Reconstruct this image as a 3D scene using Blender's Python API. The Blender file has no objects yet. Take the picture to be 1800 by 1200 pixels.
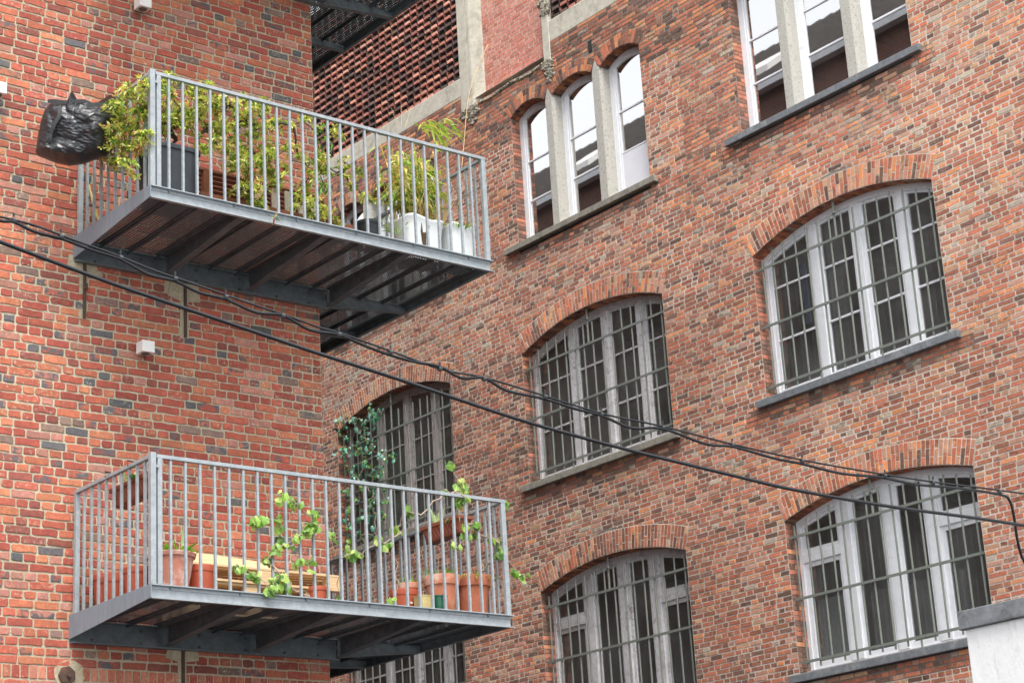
import bpy, math, random
import numpy as np
from mathutils import Matrix, Vector
random.seed(11)
rng = random.Random(7)
C = bpy.context.scene.collection
SC = bpy.context.scene
# ------------------------------------------------------------------ camera
# world: x runs along the near wall, y away from the street along the far wall, z up; the camera stands at the origin, 1.6 m above the ground
CM = np.array([[0.78171131, -0.62095623, -0.05779954],
               [0.15098989, 0.27836939, -0.94853178],
               [0.60508633, 0.73275088, 0.31136262]])   # rows: camera right, down, forward
cam = bpy.data.cameras.new('camera'); camo = bpy.data.objects.new('camera', cam); C.objects.link(camo)
cam.sensor_width = 36.0; cam.lens = 3507.38/1800*36.0; cam.clip_start = 0.1; cam.clip_end = 500
R_ = Matrix(((CM[0][0], -CM[1][0], -CM[2][0]), (CM[0][1], -CM[1][1], -CM[2][1]), (CM[0][2], -CM[1][2], -CM[2][2])))
camo.matrix_world = R_.to_4x4(); SC.camera = camo
GROUND = -1.6
# ------------------------------------------------------------------ light
w = bpy.data.worlds.new("World"); SC.world = w; w.use_nodes = True
wn = w.node_tree; wn.nodes.clear()
SUN_EL, SUN_AZ = math.radians(60), math.radians(205)      # azimuth clockwise from +y
sky = wn.nodes.new('ShaderNodeTexSky'); sky.sky_type = 'NISHITA'; sky.sun_disc = False
sky.sun_elevation = SUN_EL; sky.sun_rotation = SUN_AZ; sky.air_density = 1.0; sky.dust_density = 4.0; sky.ozone_density = 1.0
hs = wn.nodes.new('ShaderNodeHueSaturation'); hs.inputs['Saturation'].default_value = 0.22; hs.inputs['Value'].default_value = 1.0
bg = wn.nodes.new('ShaderNodeBackground'); bg.inputs[1].default_value = 0.15
wo = wn.nodes.new('ShaderNodeOutputWorld')
cl = wn.nodes.new('ShaderNodeMix'); cl.data_type = 'RGBA'; cl.inputs[0].default_value = 0.55; cl.inputs[7].default_value = (7.0, 7.15, 7.4, 1)   # veil of even cloud
wn.links.new(sky.outputs[0], hs.inputs['Color']); wn.links.new(hs.outputs[0], cl.inputs[6]); wn.links.new(cl.outputs[2], bg.inputs[0]); wn.links.new(bg.outputs[0], wo.inputs[0])
sl = bpy.data.lights.new('sun', 'SUN'); sl.energy = 1.5; sl.angle = math.radians(22); sl.color = (1.0, 0.96, 0.9)
so = bpy.data.objects.new('sun', sl); C.objects.link(so)
sd = Vector((math.sin(SUN_AZ)*math.cos(SUN_EL), math.cos(SUN_AZ)*math.cos(SUN_EL), math.sin(SUN_EL)))
so.rotation_euler = sd.to_track_quat('Z', 'Y').to_euler(); so.location = (0, -5, 30)
SC.view_settings.view_transform = 'Standard'; SC.view_settings.look = 'None'; SC.view_settings.gamma = 1; SC.view_settings.exposure = 1.18
SC.cycles.max_bounces = 8; SC.cycles.transparent_max_bounces = 24
# ------------------------------------------------------------------ helpers
def V3(*a): return np.array(a, float)
def at(px, py, ax, v):
    """the point of the plane (axis ax = v) seen at a spot of the 1800 x 1200 photograph: used to read sizes off the photo"""
    r = CM.T @ np.array([(px-900)/3507.38, (py-600)/3507.38, 1.0]); return r*(v/r[ax])
def s2l(r, g, b):
    f = lambda c: (c/255/12.92) if c/255 <= .04045 else ((c/255+.055)/1.055)**2.4
    return (f(r), f(g), f(b))
class MB:
    def __init__(s, des=.26, gain=1.0): s.des, s.gain = des, gain; s.v = []; s.f = []; s.c = []; s.x = []; s.m = []
    def add(s, vs, fs, col=(1, 1, 1), fx=(0, 0), mi=0):
        b = len(s.v); s.v.extend([tuple(p) for p in vs])
        for f in fs:
            s.f.append(tuple(i+b for i in f)); s.c.append(col); s.x.append(fx); s.m.append(mi)
    def build(s, name, mats, parent=None, smooth=False, bevel=0, attr=True):
        me = bpy.data.meshes.new(name); root = parent
        while root is not None and root.parent is not None: root = root.parent
        off = Vector(root.location) if root is not None else Vector((0, 0, 0))
        vv = np.array(s.v, dtype=float).reshape(-1, 3) - np.array(off)
        o = bpy.data.objects.new(name, me)
        if root is None:
            lo, hi = vv.min(0), vv.max(0); o0 = np.array([(lo[0]+hi[0])/2, (lo[1]+hi[1])/2, lo[2]]); vv = vv-o0; o.location = o0
        me.from_pydata(vv.tolist(), [], s.f); 
        if not isinstance(mats, (list, tuple)): mats = [mats]
        for m in mats: me.materials.append(m)
        n = len(s.f)
        if len(mats) > 1: me.polygons.foreach_set('material_index', s.m)
        if attr:
            a = me.attributes.new('bcol', 'FLOAT_COLOR', 'FACE'); a.data.foreach_set('color', np.array([(*c, 1) for c in s.c], dtype=np.float32).ravel())
            a = me.attributes.new('bfx', 'FLOAT_COLOR', 'FACE'); a.data.foreach_set('color', np.array([(x[0], x[1], 0, 1) for x in s.x], dtype=np.float32).ravel())
        if smooth: me.polygons.foreach_set('use_smooth', [True]*n)
        me.update(); C.objects.link(o)
        if parent is not None: o.parent = parent
        if bevel:
            b = o.modifiers.new('bevel', 'BEVEL'); b.width = bevel; b.segments = 2; b.limit_method = 'ANGLE'
        return o
def thing(name, label, cat, loc=(0, 0, 0), group=None):
    o = bpy.data.objects.new(name, None); C.objects.link(o); o.location = loc; o.empty_display_size = .2
    return tag(o, label, cat, group)
def tag(o, label, cat, group=None):
    o['label'] = label; o['category'] = cat
    if group: o['group'] = group
    return o
def copy_tree(o, parent=None, d=(0, 0, 0)):
    c = o.copy(); C.objects.link(c); c.parent = parent
    if parent is None: c.location = Vector(o.location)+Vector(d)
    for ch in list(o.children): copy_tree(ch, c)
    return c
BF = [(0, 3, 2, 1), (4, 5, 6, 7), (0, 1, 5, 4), (1, 2, 6, 5), (2, 3, 7, 6), (3, 0, 4, 7)]
def box(mb, x0, x1, y0, y1, z0, z1, **k):
    mb.add([(x0, y0, z0), (x1, y0, z0), (x1, y1, z0), (x0, y1, z0), (x0, y0, z1), (x1, y0, z1), (x1, y1, z1), (x0, y1, z1)], BF, **k)
def hexa(mb, lo4, hi4, **k): mb.add(list(lo4)+list(hi4), BF, **k)
def prism(mb, pts, ax, a, b, **k):
    """polygon in the two other axes extruded along axis ax from a to b"""
    def P(p, t):
        q = list(p); q.insert(ax, t); return q
    n = len(pts); vs = [P(p, a) for p in pts]+[P(p, b) for p in pts]
    ar = sum(pts[i][0]*pts[(i+1) % n][1]-pts[(i+1) % n][0]*pts[i][1] for i in range(n))
    fl = (ar > 0) ^ (ax == 1)
    fs = [tuple(range(n-1, -1, -1)), tuple(range(n, 2*n))]+[(i, (i+1) % n, n+(i+1) % n, n+i) for i in range(n)]
    if not fl: fs = [tuple(reversed(f)) for f in fs]
    mb.add(vs, fs, **k)
def frame_of(d):
    d = d/np.linalg.norm(d); a = V3(0, 0, 1) if abs(d[2]) < .9 else V3(1, 0, 0)
    u = np.cross(a, d); u /= np.linalg.norm(u); return u, np.cross(d, u)
def tube(mb, pts, r, n=6, **k):
    pts = [np.array(p, float) for p in pts]; m = len(pts); vs = []; rr = r if hasattr(r, '__len__') else [r]*m
    for i, p in enumerate(pts):
        d = pts[min(i+1, m-1)]-pts[max(i-1, 0)]; u, v = frame_of(d)
        for j in range(n):
            t = 2*math.pi*j/n; vs.append(p+(u*math.cos(t)+v*math.sin(t))*rr[i])
    fs = [(i*n+j, i*n+(j+1) % n, (i+1)*n+(j+1) % n, (i+1)*n+j) for i in range(m-1) for j in range(n)]
    fs += [tuple(range(n-1, -1, -1)), tuple(range((m-1)*n, m*n))]
    mb.add(vs, fs, **k)
def lathe(mb, c, prof, n=28, sq=0, jit=0, **k):
    vs = []; m = len(prof)
    for (r, z) in prof:
        for j in range(n):
            t = 2*math.pi*(j+.5)/n; cx, sx = math.cos(t), math.sin(t); q = 1.0
            if sq: q = 1/((abs(cx)**sq+abs(sx)**sq)**(1/sq))
            rj = r*q*(1+jit*math.sin(3*t+z*9))
            vs.append((c[0]+rj*cx, c[1]+rj*sx, c[2]+z))
    fs = [(i*n+j, i*n+(j+1) % n, (i+1)*n+(j+1) % n, (i+1)*n+j) for i in range(m-1) for j in range(n)]
    fs += [tuple(range(n-1, -1, -1)), tuple(range((m-1)*n, m*n))]
    mb.add(vs, fs, **k)
def spline(pts, k=6):
    pts = [np.array(p, float) for p in pts]; out = []; n = len(pts)
    for i in range(n-1):
        p0, p1, p2, p3 = pts[max(i-1, 0)], pts[i], pts[i+1], pts[min(i+2, n-1)]
        for j in range(k):
            t = j/k; out.append(.5*((2*p1)+(-p0+p2)*t+(2*p0-5*p1+4*p2-p3)*t*t+(-p0+3*p1-3*p2+p3)*t**3))
    out.append(pts[-1]); return out
# ------------------------------------------------------------------ materials
def mat(name): 
    m = bpy.data.materials.new(name); m.use_nodes = True; nt = m.node_tree
    return m, nt, nt.nodes['Principled BSDF'], nt.nodes['Material Output']
def N(nt, t, **k):
    n = nt.nodes.new(t)
    for a, b in k.items(): setattr(n, a, b)
    return n
def noise(nt, sc, det=4, rough=.6, vec=None, dist=0):
    n = N(nt, 'ShaderNodeTexNoise'); n.inputs['Scale'].default_value = sc; n.inputs['Detail'].default_value = det; n.inputs['Roughness'].default_value = rough; n.inputs['Distortion'].default_value = dist
    if vec is None: vec = N(nt, 'ShaderNodeTexCoord').outputs['Object']
    nt.links.new(vec, n.inputs['Vector']); return n.outputs['Fac']
def ramp(nt, fac, a, b, lo=0., hi=1.):
    n = N(nt, 'ShaderNodeMapRange'); n.inputs[1].default_value = a; n.inputs[2].default_value = b; n.inputs[3].default_value = lo; n.inputs[4].default_value = hi
    nt.links.new(fac, n.inputs[0]); return n.outputs[0]
def mth(nt, op, a, b):
    n = N(nt, 'ShaderNodeMath', operation=op)
    for i, x in enumerate((a, b)):
        if isinstance(x, (int, float)): n.inputs[i].default_value = x
        else: nt.links.new(x, n.inputs[i])
    return n.outputs[0]
def mix(nt, fac, a, b, bt='MIX'):
    n = N(nt, 'ShaderNodeMix', data_type='RGBA', blend_type=bt)
    for i, x in ((0, fac), (6, a), (7, b)):
        if isinstance(x, (int, float)): n.inputs[i].default_value = x
        elif isinstance(x, tuple): n.inputs[i].default_value = (*x[:3], 1)
        else: nt.links.new(x, n.inputs[i])
    return n.outputs[2]
def bump(nt, b, h, st=.3, dist=.01):
    n = N(nt, 'ShaderNodeBump'); n.inputs['Strength'].default_value = st; n.inputs['Distance'].default_value = dist
    nt.links.new(h, n.inputs['Height']); nt.links.new(n.outputs[0], b.inputs['Normal']); return n
def gray(nt, x):
    n = N(nt, 'ShaderNodeCombineColor')
    for i in range(3): nt.links.new(x, n.inputs[i])
    return n.outputs[0]
def simple(name, col, rough=.6, metal=0, var=.25, scale=20, bst=.2, bsc=60, bdist=.004, spec=.5, col2=None, c2t=(.5, .7), stretch=None):
    m, nt, b, o = mat(name)
    vec = None
    if stretch:
        mp = N(nt, 'ShaderNodeMapping'); mp.inputs['Scale'].default_value = stretch
        nt.links.new(N(nt, 'ShaderNodeTexCoord').outputs['Object'], mp.inputs[0]); vec = mp.outputs[0]
    c = mix(nt, 1.0, col, gray(nt, ramp(nt, noise(nt, scale, 5, .65, vec), .3, .7, 1-var, 1+var)), 'MULTIPLY')
    if col2: c = mix(nt, ramp(nt, noise(nt, scale*.45, 6, .7, vec, .4), c2t[0], c2t[1]), c, col2)
    nt.links.new(c, b.inputs['Base Color']); b.inputs['Roughness'].default_value = rough; b.inputs['Metallic'].default_value = metal
    b.inputs['Specular IOR Level'].default_value = spec
    if bst: bump(nt, b, noise(nt, bsc, 5, .6, vec), bst, bdist)
    return m
def brick_mat(name, smear_col, dark=(0.125, 0.12, 0.128)):
    m, nt, b, o = mat(name)
    A = N(nt, 'ShaderNodeAttribute', attribute_name='bcol'); X = N(nt, 'ShaderNodeAttribute', attribute_name='bfx')
    sx = N(nt, 'ShaderNodeSeparateColor'); nt.links.new(X.outputs['Color'], sx.inputs[0])
    c = mix(nt, 1.0, A.outputs['Color'], gray(nt, ramp(nt, noise(nt, 60, 6, .78), .25, .75, .62, 1.34)), 'MULTIPLY')
    c = mix(nt, ramp(nt, noise(nt, 16, 3, .55, None, .6), .50, .64), c, mix(nt, 1.0, c, (1.25, 1.2, 1.12), 'MULTIPLY'))
    c = mix(nt, mth(nt, 'MULTIPLY', ramp(nt, noise(nt, 11, 3, .6, None, .8), .46, .58), sx.outputs[0]), c, dark)
    c = mix(nt, mth(nt, 'MULTIPLY', ramp(nt, noise(nt, 34, 7, .75, None, .3), .54, .66), sx.outputs[1]), c, smear_col)
    nt.links.new(c, b.inputs['Base Color']); b.inputs['Roughness'].default_value = .85; b.inputs['Specular IOR Level'].default_value = .25
    h = mth(nt, 'ADD', noise(nt, 45, 6, .7), mth(nt, 'MULTIPLY', noise(nt, 220, 3, .6), .5)); bump(nt, b, h, .55, .008)
    return m
def mortar_mat(name):
    m, nt, b, o = mat(name)
    A = N(nt, 'ShaderNodeAttribute', attribute_name='bcol')
    c = mix(nt, 1.0, A.outputs['Color'], gray(nt, ramp(nt, noise(nt, 70, 6, .75), .25, .75, .62, 1.2)), 'MULTIPLY')
    nt.links.new(c, b.inputs['Base Color']); b.inputs['Roughness'].default_value = .95; b.inputs['Specular IOR Level'].default_value = .1
    bump(nt, b, noise(nt, 90, 6, .75), .9, .012); return m
M = {}
M['brickA'] = brick_mat('red_brick', s2l(214, 200, 178)); M['brickB'] = brick_mat('weathered_brick', s2l(205, 192, 178), (0.045, 0.038, 0.036))
M['mortar'] = mortar_mat('mortar')
def brick_far():
    m, nt, b, o = mat('side_wall_brick'); t = N(nt, 'ShaderNodeTexBrick'); mp = N(nt, 'ShaderNodeCombineXYZ')
    tc = N(nt, 'ShaderNodeTexCoord'); sp = N(nt, 'ShaderNodeSeparateXYZ'); nt.links.new(tc.outputs['Object'], sp.inputs[0])
    nt.links.new(mth(nt, 'ADD', sp.outputs[0], sp.outputs[1]), mp.inputs[0]); nt.links.new(sp.outputs[2], mp.inputs[1]); nt.links.new(mp.outputs[0], t.inputs[0])
    t.inputs['Color1'].default_value = (.15, .06, .04, 1); t.inputs['Color2'].default_value = (.10, .04, .03, 1); t.inputs['Mortar'].default_value = (.17, .14, .12, 1)
    t.inputs['Scale'].default_value = 1; t.inputs['Mortar Size'].default_value = .006; t.inputs['Brick Width'].default_value = .229; t.inputs['Row Height'].default_value = .0748
    nt.links.new(t.outputs['Color'], b.inputs['Base Color']); b.inputs['Roughness'].default_value = .9; return m
M['brick_far'] = brick_far()
M['concrete'] = simple('old_concrete', s2l(196, 191, 176), .9, var=.16, scale=9, bst=.5, bsc=70, bdist=.01, col2=s2l(150, 146, 134), c2t=(.52, .72))
M['rough_concrete'] = simple('broken_concrete', s2l(176, 168, 150), .95, var=.4, scale=40, bst=1, bsc=45, bdist=.03, col2=s2l(96, 90, 80), c2t=(.5, .6))
M['exposed'] = simple('exposed_aggregate_concrete', s2l(184, 181, 172), .9, var=.22, scale=60, bst=.8, bsc=110, bdist=.01, col2=s2l(140, 138, 128), c2t=(.56, .66))
M['cement'] = simple('cement_patch', s2l(180, 168, 142), .95, var=.2, scale=30, bst=.8, bsc=50, bdist=.01)
M['sill'] = simple('bluestone', s2l(112, 116, 120), .75, var=.25, scale=14, bst=.3, bsc=60, col2=s2l(150, 152, 152), c2t=(.52, .75))
M['sill_grey'] = simple('grey_concrete_sill', s2l(142, 138, 126), .85, var=.25, scale=14, bst=.4, bsc=60, col2=s2l(104, 102, 96), c2t=(.5, .75))
M['steel'] = simple('galvanised_steel', (.29, .325, .345), .5, metal=.1, var=.08, scale=38, bst=.03, bsc=40, col2=(.40, .435, .455), c2t=(.42, .7))
M['steel_plate_shaded'] = simple('bluish_shaded_plate', (.185, .225, .262), .55, var=.10, scale=16, bst=.03, bsc=40, col2=(.22, .262, .30), c2t=(.42, .6), stretch=(1, 3, .6))  # same galvanised steel, the side face's shade put into its colour
M['steel_dark'] = simple('dull_galvanised_steel', (.17, .205, .22), .6, metal=.1, var=.22, scale=18, bst=.05, bsc=40, col2=(.12, .13, .135), c2t=(.5, .7))
M['steel_shaded'] = simple('shaded_galvanised_steel', (.095, .108, .118), .65, metal=.0, var=.3, scale=14, bst=.08, bsc=40, col2=(.14, .15, .155), c2t=(.5, .7))  # darker copy of the galvanised steel, shade under the decks in its colour
M['grille'] = simple('grey_green_paint', s2l(116, 121, 113), .55, var=.15, scale=30, bst=.1, bsc=80)
M['frame'] = simple('lilac_white_paint', s2l(236, 238, 242), .55, var=.05, scale=12, bst=.1, bsc=60, col2=s2l(208, 208, 208), c2t=(.6, .8))
M['frame_old'] = simple('weathered_grey_paint', s2l(182, 174, 172), .7, var=.18, scale=22, bst=.3, bsc=60, col2=s2l(120, 110, 104), c2t=(.52, .7))
M['frame_grime'] = simple('mauve_grey_paint', s2l(218, 216, 218), .6, var=.14, scale=18, bst=.2, bsc=60, col2=s2l(140, 128, 126), c2t=(.55, .72))
M['room'] = simple('dim_plaster', (.55, .51, .47), .9, var=.2, scale=2, bst=0)
M['room_dark'] = simple('dark_boards', (.11, .09, .075), .9, var=.3, scale=2, bst=0)
M['curtain'] = simple('pale_curtain', (.50, .56, .56), .9, var=.12, scale=8, bst=0)
M['blind'] = simple('grey_blind', (.22, .23, .23), .9, var=.12, scale=8, bst=0); M['blue'] = simple('blue_cloth', (.03, .12, .32), .9, var=.1, scale=8, bst=0)
M['paper'] = simple('white_board', (.78, .78, .84), .8, var=.04, scale=4, bst=0)
M['black_plastic'] = simple('charcoal_plastic', (.028, .034, .042), .5, var=.2, scale=8, bst=.1, bsc=30)
M['terracotta'] = simple('terracotta', s2l(196, 122, 92), .85, var=.14, scale=12, bst=.2, bsc=80, col2=s2l(212, 180, 164), c2t=(.48, .62))
M['terracotta_pink'] = simple('limed_terracotta', s2l(200, 132, 112), .88, var=.12, scale=10, bst=.2, bsc=80, col2=s2l(226, 204, 194), c2t=(.45, .60))
M['terracotta_brown'] = simple('old_terracotta', s2l(176, 104, 76), .85, var=.18, scale=10, bst=.2, bsc=80, col2=s2l(150, 84, 62), c2t=(.5, .7))
M['plastic_orange'] = simple('terracotta_plastic', s2l(188, 90, 62), .5, var=.1, scale=8, bst=.04, bsc=60, col2=s2l(158, 82, 60), c2t=(.5, .66))
M['planter_brown'] = simple('brown_plastic', s2l(140, 80, 60), .6, var=.15, scale=20, bst=.25, bsc=50)
M['white_plastic'] = simple('white_plastic', s2l(226, 230, 230), .5, var=.05, scale=6, bst=.15, bsc=14, bdist=.01, col2=s2l(196, 202, 198), c2t=(.55, .8))
M['green_glaze'] = simple('green_glaze', (.012, .10, .055), .2, var=.2, scale=10, bst=0)
M['beige_pot'] = simple('speckled_stoneware', s2l(190, 172, 118), .7, var=.35, scale=120, bst=.5, bsc=120, bdist=.004)
M['soil'] = simple('soil', (.09, .055, .03), .95, var=.4, scale=60, bst=.8, bsc=80)
M['wood'] = simple('new_pine', s2l(214, 182, 140), .7, var=.14, scale=10, bst=.1, bsc=30, stretch=(.6, 8, 8), col2=s2l(204, 158, 108), c2t=(.55, .7))
M['wood_brown'] = simple('brown_stained_wood', s2l(140, 86, 60), .7, var=.22, scale=8, bst=.2, bsc=30, stretch=(.6, 8, 8))
M['wood_grey'] = simple('grey_wood', s2l(176, 164, 148), .8, var=.2, scale=8, bst=.2, bsc=30, stretch=(8, 8, .8))
M['bark'] = simple('dark_bark', (.075, .05, .038), .9, var=.4, scale=50, bst=.6, bsc=90)
M['twig'] = simple('pale_twig', (.36, .28, .22), .9, var=.35, scale=60, bst=.3, bsc=90)
M['straw'] = simple('dry_straw', (.62, .46, .24), .85, var=.25, scale=30, bst=0)
M['tarp'] = simple('black_woven_tarp', (.022, .024, .028), .36, var=.3, scale=9, bst=.15, bsc=90, bdist=.005, spec=.7)
M['tarp_seam'] = simple('black_webbing', (.055, .058, .062), .6, var=.3, scale=60, bst=.5, bsc=140)
M['cable'] = simple('black_cable', (.012, .013, .016), .32, var=.3, scale=6, bst=.05, bsc=60)
M['plaster'] = simple('white_render', s2l(228, 230, 230), .9, var=.05, scale=5, bst=.35, bsc=30, bdist=.01, col2=s2l(176, 174, 166), c2t=(.56, .80), stretch=(1, 2.2, .7))
M['coping'] = simple('dark_bluestone', s2l(118, 122, 126), .8, var=.28, scale=12, bst=.4, bsc=40, bdist=.008, col2=s2l(88, 90, 92), c2t=(.5, .66))
M['lamp_white'] = simple('white_enamel', s2l(232, 230, 226), .4, var=.03, scale=5, bst=0)
M['lamp_dark'] = simple('lamp_glass', (.10, .10, .10), .3, var=.05, scale=5, bst=0)
M['rust'] = simple('rusty_iron', (.085, .048, .036), .85, var=.4, scale=30, bst=.6, bsc=60, col2=(.20, .085, .04), c2t=(.55, .7))
M['tile'] = simple('dark_roof_tile', (.055, .048, .044), .9, var=.45, scale=8, bst=0, spec=.08)
M['zinc'] = simple('zinc', (.5, .52, .54), .5, metal=.4, var=.1, scale=5, bst=0)
M['asphalt'] = simple('asphalt', (.06, .06, .062), .9, var=.2, scale=10, bst=.3, bsc=80)
M['void'] = simple('hollow_shade_black', (.03, .024, .02), .95, var=.2, scale=10, bst=0)  # near-black colour stands for the shade in deep gaps
M['hose'] = simple('yellow_hose', s2l(196, 180, 110), .5, var=.1, scale=30, bst=0)
M['green_plastic'] = simple('green_plastic', (.0, .16, .13), .4, var=.1, scale=30, bst=0)
M['steel_clip'] = simple('dark_clip', (.05, .055, .06), .5, var=.1, scale=30, bst=0)
def leafmat(name, rough=.45, tr=.3):
    m, nt, b, o = mat(name); A = N(nt, 'ShaderNodeAttribute', attribute_name='bcol')
    c = mix(nt, 1.0, A.outputs['Color'], gray(nt, ramp(nt, noise(nt, 60, 3), .3, .7, .8, 1.2)), 'MULTIPLY')
    nt.links.new(c, b.inputs['Base Color']); b.inputs['Roughness'].default_value = rough
    t = N(nt, 'ShaderNodeBsdfTranslucent'); nt.links.new(mix(nt, 1.0, c, (1.5, 1.5, .9), 'MULTIPLY'), t.inputs[0])
    s = N(nt, 'ShaderNodeMixShader'); s.inputs[0].default_value = tr
    nt.links.new(b.outputs[0], s.inputs[1]); nt.links.new(t.outputs[0], s.inputs[2]); nt.links.new(s.outputs[0], o.inputs[0]); return m
M['leaf'] = leafmat('leaf'); M['leaf_gloss'] = leafmat('glossy_leaf', .22, .15)
def glassmat(name, tint=(1, 1, 1), base=.03, wob=.03, mul=1.5, dust=.19):
    m, nt, b, o = mat(name); nt.nodes.remove(b)
    tr = N(nt, 'ShaderNodeBsdfTransparent'); tr.inputs[0].default_value = (*[.86*x for x in tint], 1)
    g = N(nt, 'ShaderNodeBsdfGlossy'); g.inputs['Roughness'].default_value = .015; g.inputs[0].default_value = (1, 1, 1, 1)
    fr = N(nt, 'ShaderNodeFresnel'); fr.inputs[0].default_value = 1.52
    bp = N(nt, 'ShaderNodeBump'); bp.inputs['Strength'].default_value = wob; bp.inputs['Distance'].default_value = .01
    nt.links.new(noise(nt, 2.2, 2, .5), bp.inputs['Height'])
    nt.links.new(bp.outputs[0], g.inputs['Normal']); nt.links.new(bp.outputs[0], fr.inputs['Normal'])
    f2 = mth(nt, 'MULTIPLY_ADD', fr.outputs[0], mul); f2.node.inputs[2].default_value = base
    df = N(nt, 'ShaderNodeBsdfDiffuse'); df.inputs[0].default_value = (.42, .43, .42, 1); s0 = N(nt, 'ShaderNodeMixShader')
    nt.links.new(ramp(nt, noise(nt, 1.3, 5, .7), .3, .75, dust*.4, dust*1.6), s0.inputs[0]); nt.links.new(tr.outputs[0], s0.inputs[1]); nt.links.new(df.outputs[0], s0.inputs[2])
    s = N(nt, 'ShaderNodeMixShader'); nt.links.new(f2, s.inputs[0]); nt.links.new(s0.outputs[0], s.inputs[1]); nt.links.new(g.outputs[0], s.inputs[2]); nt.links.new(s.outputs[0], o.inputs[0]); return m
M['glass'] = glassmat('window_glass'); M['glass_top'] = glassmat('window_glass_reflective', (.8, .84, .86), .42, .012, 2.0, .06)
def meshmat():
    """perforated steel deck: small staggered holes one can look through"""
    m, nt, b, o = mat('perforated_steel')
    sp = N(nt, 'ShaderNodeSeparateXYZ'); nt.links.new(N(nt, 'ShaderNodeTexCoord').outputs['Object'], sp.inputs[0])
    a = mth(nt, 'SINE', mth(nt, 'MULTIPLY', mth(nt, 'ADD', sp.outputs[0], sp.outputs[1]), 115), 0)
    c = mth(nt, 'SINE', mth(nt, 'MULTIPLY', mth(nt, 'SUBTRACT', sp.outputs[0], sp.outputs[1]), 115), 0)
    h = mth(nt, 'MULTIPLY', a, c)
    hole = mth(nt, 'GREATER_THAN', h, .68)
    cc = mix(nt, ramp(nt, h, -1, .6), (.07, .086, .096), (.17, .20, .22)); nt.links.new(cc, b.inputs['Base Color']); b.inputs['Roughness'].default_value = .85
    bump(nt, b, h, .6, .01)
    tr = N(nt, 'ShaderNodeBsdfTransparent'); s = N(nt, 'ShaderNodeMixShader')
    nt.links.new(hole, s.inputs[0]); nt.links.new(b.outputs[0], s.inputs[1]); nt.links.new(tr.outputs[0], s.inputs[2]); nt.links.new(s.outputs[0], o.inputs[0]); return m
M['deck'] = meshmat()
# ------------------------------------------------------------------ bricks
def clip(poly, a, b, side):
    """keep the part of poly to the left (side=1) or right (side=-1) of the line a->b"""
    d = (b[0]-a[0], b[1]-a[1]); f = lambda p: side*(d[0]*(p[1]-a[1])-d[1]*(p[0]-a[0])); out = []
    for i in range(len(poly)):
        p, q = poly[i], poly[(i+1) % len(poly)]; fp, fq = f(p), f(q)
        if fp >= 0: out.append(p)
        if (fp >= 0) != (fq >= 0):
            t = fp/(fp-fq); out.append((p[0]+(q[0]-p[0])*t, p[1]+(q[1]-p[1])*t))
    return out
def area(p): return .5*sum(p[i][0]*p[(i+1) % len(p)][1]-p[(i+1) % len(p)][0]*p[i][1] for i in range(len(p)))
def brick(mb, fr, poly, col, fx=(0, 0), gap=.01, h=.004, depth=.02, jit=.0015, ch=.005, mid=True, mi=0):
    """one brick: rounded irregular outline, bevelled edge, face standing h proud of the wall plane"""
    O, U, W, Nn = fr; q = [np.array(p) for p in poly]; lm = .3*col[0]+.5*col[1]+.2*col[2]; k_ = 1-mb.des; col = tuple(min(.9, mb.gain*(x*k_+lm*mb.des)) for x in col)
    qq = [q[i] for i in range(len(q)) if np.linalg.norm(q[i]-q[i-1]) > .004]
    n = len(qq)
    if n < 3: return
    a = area(qq)
    if a < 0: qq.reverse(); a = -a
    if a < .0006: return
    ins = []
    for i in range(n):
        p, a0, a1 = qq[i], qq[i-1], qq[(i+1) % n]; e0 = p-a0; e1 = a1-p; e0 = e0/np.linalg.norm(e0); e1 = e1/np.linalg.norm(e1)
        n0 = np.array([-e0[1], e0[0]]); n1 = np.array([-e1[1], e1[0]]); bb = n0+n1; dn = max(bb@bb, .5); ins.append(p+bb*(gap*2/dn))
    if area(ins) < .0003: return
    out = []
    R = rng.uniform
    for i in range(n):
        p, a0, a1 = ins[i], ins[i-1], ins[(i+1) % n]; l0 = np.linalg.norm(p-a0); l1 = np.linalg.norm(a1-p)
        if l0 < 1e-5 or l1 < 1e-5: return
        c = min(R(.3, 1.5)*ch, l0*.35, l1*.35)
        out.append(p+(a0-p)/l0*c+(R(-jit, jit)*.5, R(-jit, jit)*.5)); out.append(p+(a1-p)/l1*c+(R(-jit, jit)*.5, R(-jit, jit)*.5))
        if mid and l1 > .06:
            for t in ((.33, .67) if l1 > .15 else (.5,)): out.append(p+(a1-p)*t+(R(-jit, jit)*.6, R(-jit, jit)))
    m = len(out); cen = sum(out)/m; bev = min(.005, gap*.8)
    t0, t1 = R(-.008, .008), R(-.02, .02); hh = h+R(-.0018, .0018)
    def P(p, z): return O+U*p[0]+W*p[1]+Nn*z
    vs = []
    for p in out:
        d = cen-p; l = np.linalg.norm(d)+1e-9; pi = p+d/l*min(bev, l*.4); vs.append(P(pi, hh+t0*(p[0]-cen[0])+t1*(p[1]-cen[1])))
    for p in out: vs.append(P(p, hh-bev*.9))
    for p in out: vs.append(P(p, hh-depth))
    fs = [tuple(range(m))]+[(i, m+i, m+(i+1) % m, (i+1) % m) for i in range(m)]+[(m+i, 2*m+i, 2*m+(i+1) % m, m+(i+1) % m) for i in range(m)]
    mb.add(vs, fs, col=col, fx=fx, mi=mi)
def flip(fs): return fs
PA = [((204, 96, 68), 32), ((188, 84, 64), 16), ((214, 112, 72), 18), ((222, 128, 80), 9), ((208, 134, 112), 10), ((170, 90, 74), 7), ((112, 110, 112), 2.6), ((156, 124, 110), 3)]
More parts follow.
